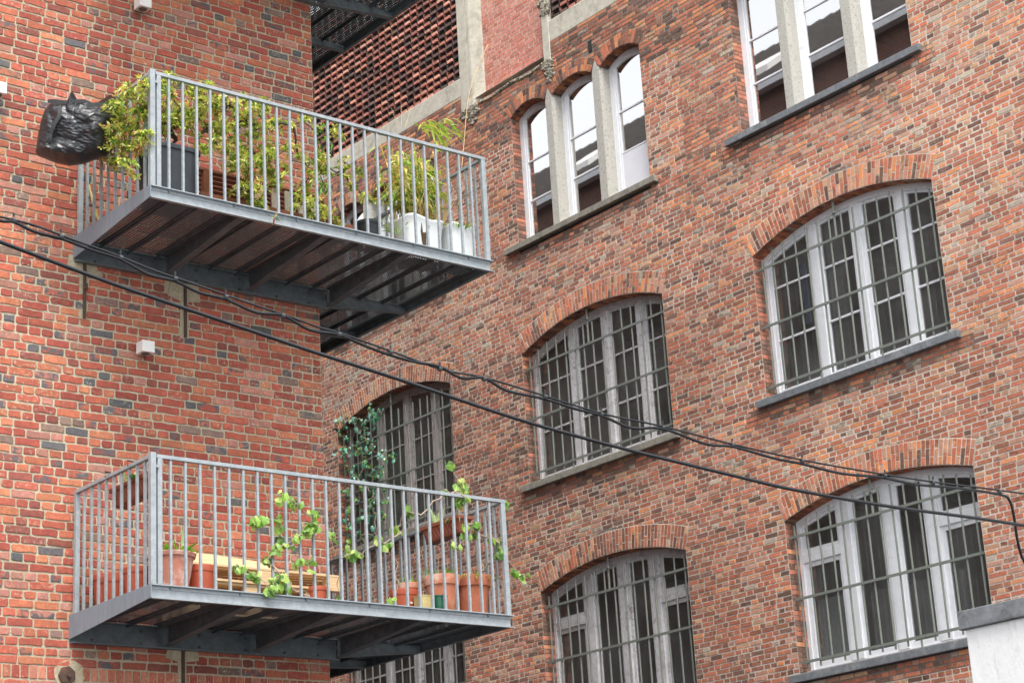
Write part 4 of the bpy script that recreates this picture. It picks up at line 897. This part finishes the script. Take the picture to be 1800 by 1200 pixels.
# bamboo
BA = [((176, 196, 84), 5), ((208, 206, 116), 4), ((134, 170, 72), 4), ((222, 200, 138), 3), ((104, 146, 62), 2)]
def bamboo():
    o = thing('bamboo_plant', 'tall yellow-green bamboo clump with long drooping leaves in the torn white tub', 'bamboo', (10.3, 13.78, ZU+.35)); st, fo = MB(), MB(); dr = MB()
    for k in range(84):
        b = V3(10.30+rng.uniform(-.2, .22), 13.78+rng.uniform(-.14, .12), ZU+.36); L = rng.uniform(.25, .85); top = b+V3(rng.gauss(-.03, .10), rng.gauss(0, .07), L)
        pts = spline([b, (b+top)/2+rv(.012), top], 4); tube(st, pts, [.0045-.0028*i/len(pts) for i in range(len(pts))], 5, col=vary((200, 176, 110), .2))
        for q in range(rng.randint(6, 10)):
            t = rng.uniform(.35, 1); P = b*(1-t)+top*t; d = V3(rng.gauss(.1, .8), rng.gauss(-.2, .6), rng.gauss(.25, .4))
            leaf(fo, P, d, rng.uniform(.10, .19), .027, vary(pick(BA), .15), .9)
    for k in range(60):
        b = V3(10.38+rng.uniform(-.2, .25), 13.76+rng.uniform(-.12, .1), ZU+.36); L = rng.uniform(.2, .55); d = V3(rng.gauss(.1, .35), rng.gauss(0, .2), 1)
        leaf(dr, b, d, L, .010, vary((214, 186, 128), .15), .25)
    for (px, py) in ((760, 215), (775, 225), (790, 222), (740, 225), (755, 235), (770, 240)):
        P = at(px, py, 1, 13.8)
        for k in range(9): leaf(fo, P+rv(.035), V3(rng.gauss(.5, .5), -.1, rng.gauss(.1, .3)), rng.uniform(.11, .17), .024, vary(pick(BA[:3]), .12), .7)
    st.build('canes', M['leaf'], o); fo.build('foliage', M['leaf'], o); dr.build('dry_blades', M['leaf'], o)
bamboo()
# bare bush behind and a tall dry stalk
def bare():
    o = thing('bare_bush', 'leafless twiggy bush behind the bamboo at the corner of the rail', 'bush', (10.75, 13.95, ZU+.3)); st = MB(); rng2 = rng
    def grow(P, d, L, r, lv):
        Q = P+unit(d)*L; tube(st, [P, (P+Q)/2+rv(.12*L*.3), Q], [r, r*.85, r*.7], 4)
        if lv:
            for k in range(3): grow(P+(Q-P)*rng.uniform(.5, 1), unit(d)+rv(.42), L*rng.uniform(.55, .8), r*.6, lv-1)
    for k in range(4): grow(V3(10.72+rng.uniform(-.1, .06), 13.9, ZU+.3), V3(rng.gauss(0, .2), rng.gauss(0, .2), 1), .34, .009, 4)
    st.build('twigs', M['twig'], o, attr=False)
    o = thing('dry_stalk', 'single tall dry stalk rising above the rail in front of the concrete post', 'dry plant', (10.7, 13.8, ZU+.35)); st = MB()
    tube(st, spline([at(806, 360, 1, 13.8), at(815, 260, 1, 13.8), at(826, 160, 1, 13.8), at(858, 78, 1, 13.8)], 5), .0035, 4)
    for (a, b, c, d) in ((833, 130, 848, 122), (830, 145, 852, 143), (828, 165, 846, 150), (824, 180, 838, 160), (845, 100, 853, 95)): tube(st, [at(a, b, 1, 13.8), at(c, d, 1, 13.8)], .002, 4)
    for (a, b, c, d) in ((700, 225, 688, 190), (706, 222, 705, 185), (712, 225, 722, 190)): tube(st, [at(a, b, 1, 13.8), at(c, d, 1, 13.8)], .002, 4)
    st.build('stalk', M['straw'], o, attr=False)
bare()
# ================================================================== pots
def pot(name, label, cat, c, rt, rb, h, m_, rim=.03, rimw=.012, group=None, sq=0, soil=True, saucer=0, n=32, band=0):
    o = thing(name, label, cat, tuple(c), group); mb = MB()
    pr = [(rb*.96, 0), (rb, .004)]
    if band: pr += [(rb+(rt-rb)*.12, h*.12), (rb+(rt-rb)*.12+.006, h*.13), (rb+(rt-rb)*.15+.006, h*.17), (rb+(rt-rb)*.16, h*.18)]
    rr = rb+(rt-rb)*(1-rim/h)
    pr += [(rr*.5+rb*.5, (h-rim)*.5), (rr, h-rim-.002), (rr+rimw*.9, h-rim), (rt+rimw, h-.006), (rt+rimw*.8, h), (rt-.008, h), (rt-.012, h-.03), (rt-.02, h-.05)]
    lathe(mb, c, pr, n, sq); b = mb.build('body', m_, o, smooth=False, attr=False); 
    for p in b.data.polygons: p.use_smooth = len(p.vertices) == 4
    em = b.modifiers.new('edges', 'EDGE_SPLIT'); em.split_angle = math.radians(40)
    if soil: sb = MB(); lathe(sb, (c[0], c[1], c[2]+h-.045), [(rt-.018, 0), (rt-.018, .004)], 20, sq); sb.build('soil', M['soil'], o, attr=False)
    if saucer:
        sb = MB(); lathe(sb, (c[0], c[1], c[2]-.0), [(saucer*.8, -.001), (saucer, .03), (saucer-.008, .03), (saucer*.78, .006)], 28); sb.build('saucer', M['plastic_orange'], o, attr=False, smooth=True)
    return o
def blades(name, label, c, n, L, r, pal, wd=.012, cat='plant', spread=.6, droop=.5):
    o = thing(name, label, cat, tuple(c)); fo = MB()
    for k in range(n):
        t = rng.uniform(0, 6.28); d = V3(math.cos(t)*spread, math.sin(t)*spread, 1)+rv(.15)
        leaf(fo, V3(*c)+V3(math.cos(t)*r*rng.random(), math.sin(t)*r*rng.random(), -.01), d, L*rng.uniform(.6, 1.15), wd, vary(pick(pal), .15), droop)
    fo.build('blades', M['leaf'], o)
TG = 'pots on the lower balcony'
F = ZL-.028
pot('flower_pot', 'big pink terracotta pot with white lime bloom behind the corner posts', 'flower pot', (7.70, 13.72, F), .185, .125, .345, M['terracotta_pink'], .035, .016, TG, saucer=0)
blades('spring_bulbs', 'dense green blades growing in the big pink terracotta pot', (7.72, 13.66, F+.33), 90, .19, .14, GRN, .016, spread=.8); 
o = thing('pale_leaf_shoot', 'one tall pale green upright shoot above the big pink pot', 'plant', (7.73, 13.70, F+.32)); fo = MB(); leaf(fo, V3(7.74, 13.62, F+.33), V3(.1, 0, 1), .27, .04, s2l(180, 206, 150), 0, V3(0, -1, 0)); fo.build('blade', M['leaf'], o)
pot('flower_pot', 'orange plastic pot with ribbed band and saucer, between the pink pot and the pallets', 'flower pot', (8.00, 13.78, F), .118, .098, .285, M['plastic_orange'], .05, .006, TG, soil=True, saucer=.125)
pot('flower_pot', 'orange plastic pot nested lowest at the wall end of the side rail', 'flower pot', (7.56, 14.36, F), .125, .09, .27, M['plastic_orange'], .045, .007, TG)
pot('flower_pot', 'orange plastic pot standing behind the nested one against the brick wall', 'flower pot', (7.62, 14.62, F), .125, .09, .345, M['plastic_orange'], .045, .007, TG)
pot('flower_pot', 'orange plastic pot next to the corner posts on the side rail', 'flower pot', (7.58, 14.03, F), .12, .088, .285, M['plastic_orange'], .045, .007, TG)
pot('flower_pot', 'small orange pot at the end of the pallets near the wall corner', 'flower pot', (9.33, 14.1, F), .075, .055, .285, M['plastic_orange'], .035, .006, TG)
pot('flower_pot', 'shallow bright orange pot with a white price tag, left of the beige square one'.replace('left of', 'beside'), 'flower pot', (9.95, 13.72, F), .122, .092, .23, M['plastic_orange'], .05, .006, TG)
pot('flower_pot', 'small plain terracotta pot half hidden behind the tall terracotta one', 'flower pot', (10.21, 13.98, F), .09, .07, .36, M['terracotta'], .05, .008, TG)
pot('flower_pot', 'square speckled beige stoneware pot in front of the bars', 'flower pot', (10.03, 13.54, F), .066, .064, .155, M['beige_pot'], .012, .002, TG, sq=8)
pot('flower_pot', 'small glossy dark green pot beside the beige square one', 'flower pot', (10.19, 13.53, F), .07, .062, .165, M['green_glaze'], .012, .004, TG)
pot('flower_pot', 'tall light terracotta pot with a wide rim, second from the rail corner', 'flower pot', (10.34, 13.68, F), .15, .105, .375, M['terracotta'], .085, .014, TG, saucer=.13)
pot('flower_pot', 'largest brown terracotta pot with white stains at the foot, nearest the rail corner', 'flower pot', (10.68, 13.70, F), .165, .125, .40, M['terracotta_brown'], .095, .014, TG, saucer=.155)
blades('chives', 'upright green blades in the tall light terracotta pot', (10.33, 13.68, F+.34), 60, .22, .12, [((110, 160, 70), 3), ((140, 186, 90), 2)], .009, spread=.45)
blades('drooping_grass', 'grass with drooping straw tips in the largest brown pot', (10.68, 13.68, F+.37), 80, .22, .15, [((130, 176, 70), 3), ((170, 196, 90), 2), ((206, 180, 120), 1)], .010, spread=1.0, droop=1.0)
blades('seedlings', 'thin green blades in the small terracotta pot behind', (10.21, 13.98, F+.33), 20, .20, .06, [((140, 180, 90), 1)], .008, spread=.4)
blades('seedlings', 'tiny green shoots in the shallow bright orange pot', (9.95, 13.72, F+.20), 14, .10, .08, [((140, 180, 90), 1)], .012, spread=.8)
def tagw(c, label):
    m_ = MB(); box(m_, c[0]-.012, c[0]+.012, c[1]-.002, c[1], c[2]-.007, c[2]+.007); o = m_.build('price_tag', M['lamp_white'], attr=False); tag(o, label, 'price tag', 'white price tags on pots')
tagw((9.945, 13.60, F+.105), 'white price tag on the shallow bright orange pot'); tagw((10.25, 13.562, F+.335), 'white price tag on the rim of the tall light terracotta pot')
# rail planter boxes
def planter(label, x, y0, y1, z, side, nm):
    o = thing('window_box', label, 'planter box', (x, (y0+y1)/2, z), 'planter boxes hung inside the rails'); mb = MB()
    hexa(mb, [(x-.055, y0+.03, z), (x+.055, y0+.03, z), (x+.055, y1-.03, z), (x-.055, y1-.03, z)], [(x-.08, y0, z+.15), (x+.08, y0, z+.15), (x+.08, y1, z+.15), (x-.08, y1, z+.15)])
    mb.build('trough', M['planter_brown'], o, attr=False, bevel=.012)
    mb = MB()
    for (a, b, c, d) in ((-.09, -.075, y0-.01, y1+.01), (.075, .09, y0-.01, y1+.01), (-.075, .075, y0-.01, y0+.005), (-.075, .075, y1-.005, y1+.01)): box(mb, x+a, x+b, c, d, z+.125, z+.155)
    for k in range(9):
        y = y0+.06+(y1-y0-.12)*k/8
        for s_ in (-1, 1): tube(mb, [(x+s_*.058, y-.02, z+.03), (x+s_*.075, y+.02, z+.12)], .006, 5)
    mb.build('rim', M['planter_brown'], o, attr=False)
    mb = MB()
    for y in (y0+.08, y1-.08):
        tube(mb, [(x+side*.11, y, ZL+1.045), (x+side*.085, y, ZL+1.04), (x+side*.085, y, z-.01), (x-side*.09, y, z-.015), (x-side*.095, y, z+.06)], .005, 6); tube(mb, [(x+side*.085, y, ZL+1.04), (x+side*.17, y, ZL+1.05), (x+side*.17, y, ZL+1.0)], .006, 6)
    mb.build('hook', M['cable'], o, attr=False); return o
planter('brown planter box hanging inside the short side rail near the house wall', 7.50, 13.66, 14.20, 3.93, -1, 'a')
blades('box_herbs', 'small bushy green herbs in the planter box near the house wall', (7.50, 13.80, 4.07), 90, .13, .09, [((110, 160, 60), 3), ((86, 134, 50), 2)], .014, spread=1.2); blades('iris_leaves', 'broad pale upright leaves in the planter box near the house wall', (7.50, 14.05, 4.07), 5, .2, .04, [((170, 200, 140), 1)], .03, spread=.3, droop=.1)
planter('brown planter box hanging inside the long rail on the passage side', 10.73, 13.80, 14.36, 3.96, 1, 'b')
blades('box_herbs', 'arching dark green tufts in the planter box on the passage side', (10.73, 13.92, 4.10), 46, .13, .08, [((110, 150, 76), 3), ((80, 124, 60), 2)], .014, spread=1.1, droop=1.2); blades('iris_leaves', 'broad pale upright leaves in the planter box on the passage side', (10.73, 14.22, 4.10), 9, .23, .05, [((178, 202, 150), 1)], .032, spread=.3, droop=.05)
# pallets
def pallet(label, x0, x1, y0, z0, gaps, grp, m_, lean=0):
    o = thing('wooden_pallet', label, 'pallet', ((x0+x1)/2, y0, z0), grp)
    q = MB()
    for k in range(5): box(q, x0, x1, y0+k*.085, y0+k*.085+.07, z0+.122, z0+.142)
    q.build('top_boards', m_, o, attr=False, bevel=.003); q = MB()
    for k in range(3): box(q, x0, x1, y0+k*.17, y0+k*.17+.08, z0, z0+.02)
    q.build('bottom_boards', m_, o, attr=False, bevel=.003)
    for k in range(3):
        for j in range(3): q = MB(); xx = x0+(x1-x0-.12)*k/2; box(q, xx, xx+.12, y0+.002+j*.165, y0+.095+j*.165, z0+.0205, z0+.1215); q.build('block', m_, o, attr=False, bevel=.003)
    return o
PG = 'pine pallets stacked on the lower balcony'
pallet('pine pallet at the bottom of the stack, long boards facing the bars', 8.12, 9.42, 14.20, F, 0, PG, M['wood'])
pallet('pine pallet in the middle of the stack behind the vine', 8.10, 9.40, 14.21, F+.143, 0, PG, M['wood'])
pallet('pine pallet on top of the stack, level with the big pink pot', 8.11, 9.62, 14.19, F+.286, 0, PG, M['wood'])
q = MB(); hexa(q, [(8.12, 14.30, F+.429), (9.10, 14.30, F+.429), (9.10, 14.32, F+.429), (8.12, 14.32, F+.429)], [(8.14, 14.36, F+.56), (9.04, 14.36, F+.52), (9.04, 14.38, F+.52), (8.14, 14.38, F+.56)]); o = q.build('pine_board', M['wood'], attr=False, bevel=.003); tag(o, 'wide pale pine board standing on edge on top of the pallets', 'board')
# upper balcony furniture
FU = ZU-.028
pot('square_planter', 'big square charcoal plastic planter in the corner of the planted balcony', 'planter', (7.70, 13.74, FU), .215, .18, .50, M['black_plastic'], .04, .012, sq=6)
pot('flower_pot', 'black plastic pot on the small white crate', 'flower pot', (9.82, 13.84, FU+.13), .12, .09, .20, M['black_plastic'], .03, .008)
blades('pot_weeds', 'loose grey-green weeds in the black pot on the crate', (9.84, 13.82, FU+.31), 46, .12, .12, [((120, 150, 80), 3), ((160, 180, 110), 2)], .016, spread=1.1)
def crate(label, x0, x1, y0, y1, z0, z1, m_):
    o = thing('wooden_crate', label, 'crate', ((x0+x1)/2, (y0+y1)/2, z0)); q = MB()
    box(q, x0, x1, y0, y1, z1-.02, z1); q.build('top', m_, o, attr=False, bevel=.003); q = MB()
    for x in (x0, (x0+x1)/2-.012, x1-.025): box(q, x, x+.025, y0, y0+.02, z0, z1-.021); box(q, x, x+.025, y1-.02, y1, z0, z1-.021)
    q.build('slats', m_, o, attr=False, bevel=.003)
crate('low white slatted crate carrying the black pot', 9.63, 9.99, 13.66, 14.0, FU, FU+.13, M['wood_grey'])
def tub(label, c, rt, rb, h, torn):
    o = thing('white_tub', label, 'planter', tuple(c), 'white plastic tubs used as planters'); mb = MB(); n = 36; vs = []; prof = [(rb*.95, 0), (rb, .02), (rb+(rt-rb)*.35, h*.35), (rb+(rt-rb)*.7, h*.7), (rt, h-.03), (rt+.01, h-.015), (rt-.004, h), (rt-.02, h-.02), (rt-.03, h-.06)]
    for (r, z) in prof:
        for j in range(n):
            t = 2*math.pi*(j+.5)/n; q = 1/((abs(math.cos(t))**5+abs(math.sin(t))**5)**.2); k = 1+.02*math.sin(5*t+z*11)+.012*math.sin(11*t); zz = z+(.014*math.sin(4*t+c[0]) if z > h*.9 else 0)
            vs.append((c[0]+r*q*k*math.cos(t), c[1]+r*q*k*.8*math.sin(t), c[2]+zz))
    m = len(prof); mb.add(vs, [(i*n+j, i*n+(j+1) % n, (i+1)*n+(j+1) % n, (i+1)*n+j) for i in range(m-1) for j in range(n)]+[tuple(range(n))]); mb.build('tub', M['white_plastic'], o, smooth=True, attr=False)
    mb = MB(); lathe(mb, (c[0], c[1], c[2]+h-.06), [(rt*.8, 0), (rt*.8, .004)], 20); mb.build('soil', M['soil'], o, attr=False)
    if torn:
        yf = c[1]-.8*(rb+rt)/2*1.0; P = [(-.045, .34), (-.03, .25), (.0, .255), (.02, .33), (.045, .33), (.03, .22), (.005, .20), (.01, .12), (-.005, .05), (-.04, .045), (-.02, .12), (-.035, .18), (-.05, .26)]
        mb = MB(); vs = []
        for (dx, dz) in P: yy = c[1]-.8*(rb+(rt-rb)*dz/h)*1.005-.006; vs.append((c[0]+dx-.02, yy, c[2]+dz))
        vs2 = [(a, b+.012, z) for a, b, z in vs]; k = len(vs); mb.add(vs+vs2, [tuple(range(k))]+[(i, (i+1) % k, k+(i+1) % k, k+i) for i in range(k)]); mb.build('torn_patch', M['soil'], o, attr=False)
tub('white plastic tub with a brown torn hole in its side, holding the bamboo', (10.31, 13.78, FU), .225, .185, .41, True)
tub('pale white plastic tub without a tear at the rail corner', (10.74, 13.72, FU), .15, .13, .42, False)
blades('tub_weeds', 'low green weeds in the pale white tub at the rail corner', (10.74, 13.70, FU+.38), 90, .15, .13, [((130, 170, 80), 3), ((100, 146, 64), 2), ((180, 200, 120), 1)], .016, spread=1.2)
blades('crate_grass', 'grey-green spiky tuft between the black pot and the torn tub', (10.06, 13.72, FU+.25), 34, .15, .08, [((130, 160, 90), 3), ((170, 190, 120), 2)], .014, spread=.9)
def bench():
    o = thing('garden_bench', 'brown slatted wooden bench standing along the rail of the planted balcony', 'bench', (8.9, 14.2, FU))
    q = MB()
    for k in range(5): box(q, 8.15, 9.55, 14.0+k*.09, 14.07+k*.09, FU+.56, FU+.585)
    q.build('seat', M['wood_brown'], o, attr=False, bevel=.003)
    q = MB(); box(q, 8.05, 9.62, 13.80, 13.83, FU+.12, FU+.26); q.build('front_board', M['wood_brown'], o, attr=False, bevel=.003)
    q = MB()
    for k in range(3): box(q, 8.15, 9.2, 14.52, 14.545, FU+.62+k*.07, FU+.67+k*.07)
    q.build('backrest', M['wood_brown'], o, attr=False, bevel=.003)
    for (x, y) in ((8.2, 14.0), (9.45, 14.0), (8.2, 14.42), (9.45, 14.42)):
        q = MB(); box(q, x, x+.06, y, y+.05, FU, FU+.559); q.build('leg', M['wood_brown'], o, attr=False, bevel=.003)
bench()
for i, x in enumerate((8.86, 9.0, 9.14, 9.28)):
    q = MB(); box(q, x, x+.05, 13.95, 13.97, FU+.27, FU+.52); o = q.build('grey_slat', M['wood_grey'], attr=False, bevel=.003)
    tag(o, 'weathered grey slat standing upright under the brown bench', 'slat', 'grey slats under the bench')
q = MB(); hexa(q, [(8.62, 13.95, FU+.34), (8.66, 13.95, FU+.31), (8.66, 13.98, FU+.31), (8.62, 13.98, FU+.34)], [(8.78, 13.95, FU+.52), (8.82, 13.95, FU+.49), (8.82, 13.98, FU+.49), (8.78, 13.98, FU+.52)]); o = q.build('loose_batten', M['wood'], attr=False, bevel=.003); tag(o, 'short pale wooden batten lying askew against the brown bench', 'batten')
# hose
o = thing('garden_hose', 'yellow garden hose with green couplings hanging behind the side rail', 'hose', (7.44, 14.3, FU))
q = MB(); tube(q, spline([at(156, 325, 0, 7.46), at(161, 345, 0, 7.46), at(168, 372, 0, 7.46), at(176, 392, 0, 7.45)], 5), .012, 7); tube(q, spline([at(246, 305, 0, 7.5), at(232, 312, 0, 7.5), at(226, 330, 0, 7.5), at(227, 338, 0, 7.5)], 5), .012, 7); q.build('tube', M['hose'], o, smooth=True, attr=False)
for (a, b, x) in ((155, 320, 7.46), (227, 342, 7.5)):
    q = MB(); P = at(a, b, 0, x); tube(q, [P-V3(0, 0, .03), P+V3(0, 0, .03)], .02, 8); q.build('coupling', M['green_plastic'], o, attr=False)
# ================================================================== black bag
def bag():
    o = thing('tarpaulin_bag', 'crumpled black woven bag slung over the side rail of the planted balcony', 'bag', tuple(at(130, 285, 1, 14.2)))
    out = [(63, 268), (67, 240), (73, 212), (80, 192), (90, 181), (106, 179), (119, 179), (127, 160), (137, 179), (152, 176), (166, 182), (184, 186), (203, 181), (207, 205), (203, 235), (199, 262), (186, 276), (165, 282), (146, 289), (122, 292), (98, 287), (78, 279), (66, 274)]
    O = at(132, 235, 1, 14.15); Rr, Uu, Ff = CM[0], -CM[1], CM[2]; D = O@Ff; s = D/3507.38
    n = 200; nr = 52; vs = []; ol = []
    pts = [np.array([(a-132)*s, -(b-235)*s]) for a, b in out]; per = [0]
    for i in range(len(pts)): per.append(per[-1]+np.linalg.norm(pts[(i+1) % len(pts)]-pts[i]))
    for k in range(n):
        t = per[-1]*k/n; i = max(j for j in range(len(pts)) if per[j] <= t); f = (t-per[i])/(per[i+1]-per[i]); ol.append(pts[i]*(1-f)+pts[(i+1) % len(pts)]*f)
    def crease(x, y):
        def tn(u, v, s_):
            h = lambda i, j: (math.sin(i*127.1+j*311.7)*43758.5453) % 1
            u /= s_; v /= s_; i, j = math.floor(u), math.floor(v); fx, fy = u-i, v-j
            if fx+fy < 1: return h(i, j)+(h(i+1, j)-h(i, j))*fx+(h(i, j+1)-h(i, j))*fy
            return h(i+1, j+1)+(h(i, j+1)-h(i+1, j+1))*(1-fx)+(h(i+1, j)-h(i+1, j+1))*(1-fy)
        return .11*(tn(x*.9+y*.4+3, y*.9-x*.5+1, .17)-.5)+.05*(tn(x*.6-y*.8+7, y*.7+x*.6, .085)-.5)+.030*(tn(x+2, y*.8-x*.5, .045)-.5)+.010*(tn(x*.7+y*.7, y-x*.3, .02)-.5)
    for side in (-1, 1):
        for r in range(nr+1):
            q = r/nr
            for k in range(n):
                p = ol[k]*q; th = .20*math.sqrt(max(0, 1-q**2.2)); P = O+Rr*p[0]+Uu*p[1]+Ff*(side*th+crease(p[0], p[1])*(1-q**4)*(1 if side < 0 else .5)); vs.append(P)
    fs = []
    for s_ in range(2):
        o_ = s_*(nr+1)*n
        for r in range(nr):
            for k in range(n):
                a, b, c, d = o_+r*n+k, o_+r*n+(k+1) % n, o_+(r+1)*n+(k+1) % n, o_+(r+1)*n+k
                fs.append((a, b, c, d) if s_ else (d, c, b, a))
    mb = MB(); mb.add(vs, fs); b = mb.build('sack', M['tarp'], o, smooth=False, attr=False)
    def sp(px, py, off): 
        p = np.array([(px-132)*s, -(py-235)*s]); return O+Rr*p[0]+Uu*p[1]+Ff*(-.17*off-.02)
    for nm, L in (('strap', [(112, 190, .9), (114, 205, 1.02), (104, 225, 1.05), (98, 240, 1.0), (96, 250, .98), (84, 257, .8)]), ('hem', [(88, 180, .35), (104, 181, .55), (118, 183, .6), (135, 181, .55), (155, 181, .55)]), ('hem', [(158, 190, .75), (172, 187, .65), (186, 186, .5), (200, 184, .2)])):
        q = MB(); P = spline([sp(*v) for v in L], 4); w2 = .016
        vs = []; 
        for i, p in enumerate(P):
            d = P[min(i+1, len(P)-1)]-P[max(i-1, 0)]; sd_ = unit(np.cross(d, Ff)); vs += [p-sd_*w2, p+sd_*w2, p+sd_*w2+Ff*.01, p-sd_*w2+Ff*.01]
        m = len(P); q.add(vs, [(4*i+a, 4*i+(a+1) % 4, 4*i+4+(a+1) % 4, 4*i+4+a) for i in range(m-1) for a in range(4)]); q.build(nm, M['tarp_seam'], o, attr=False)
    q = MB(); q.add([at(172, 180, 0, 7.34), at(200, 163, 0, 7.34), at(205, 186, 0, 7.34), at(188, 190, 0, 7.34), at(172, 180, 0, 7.41), at(200, 163, 0, 7.41), at(205, 186, 0, 7.41), at(188, 190, 0, 7.41)], BF); q.build('flap', M['tarp'], o, attr=False)
bag()
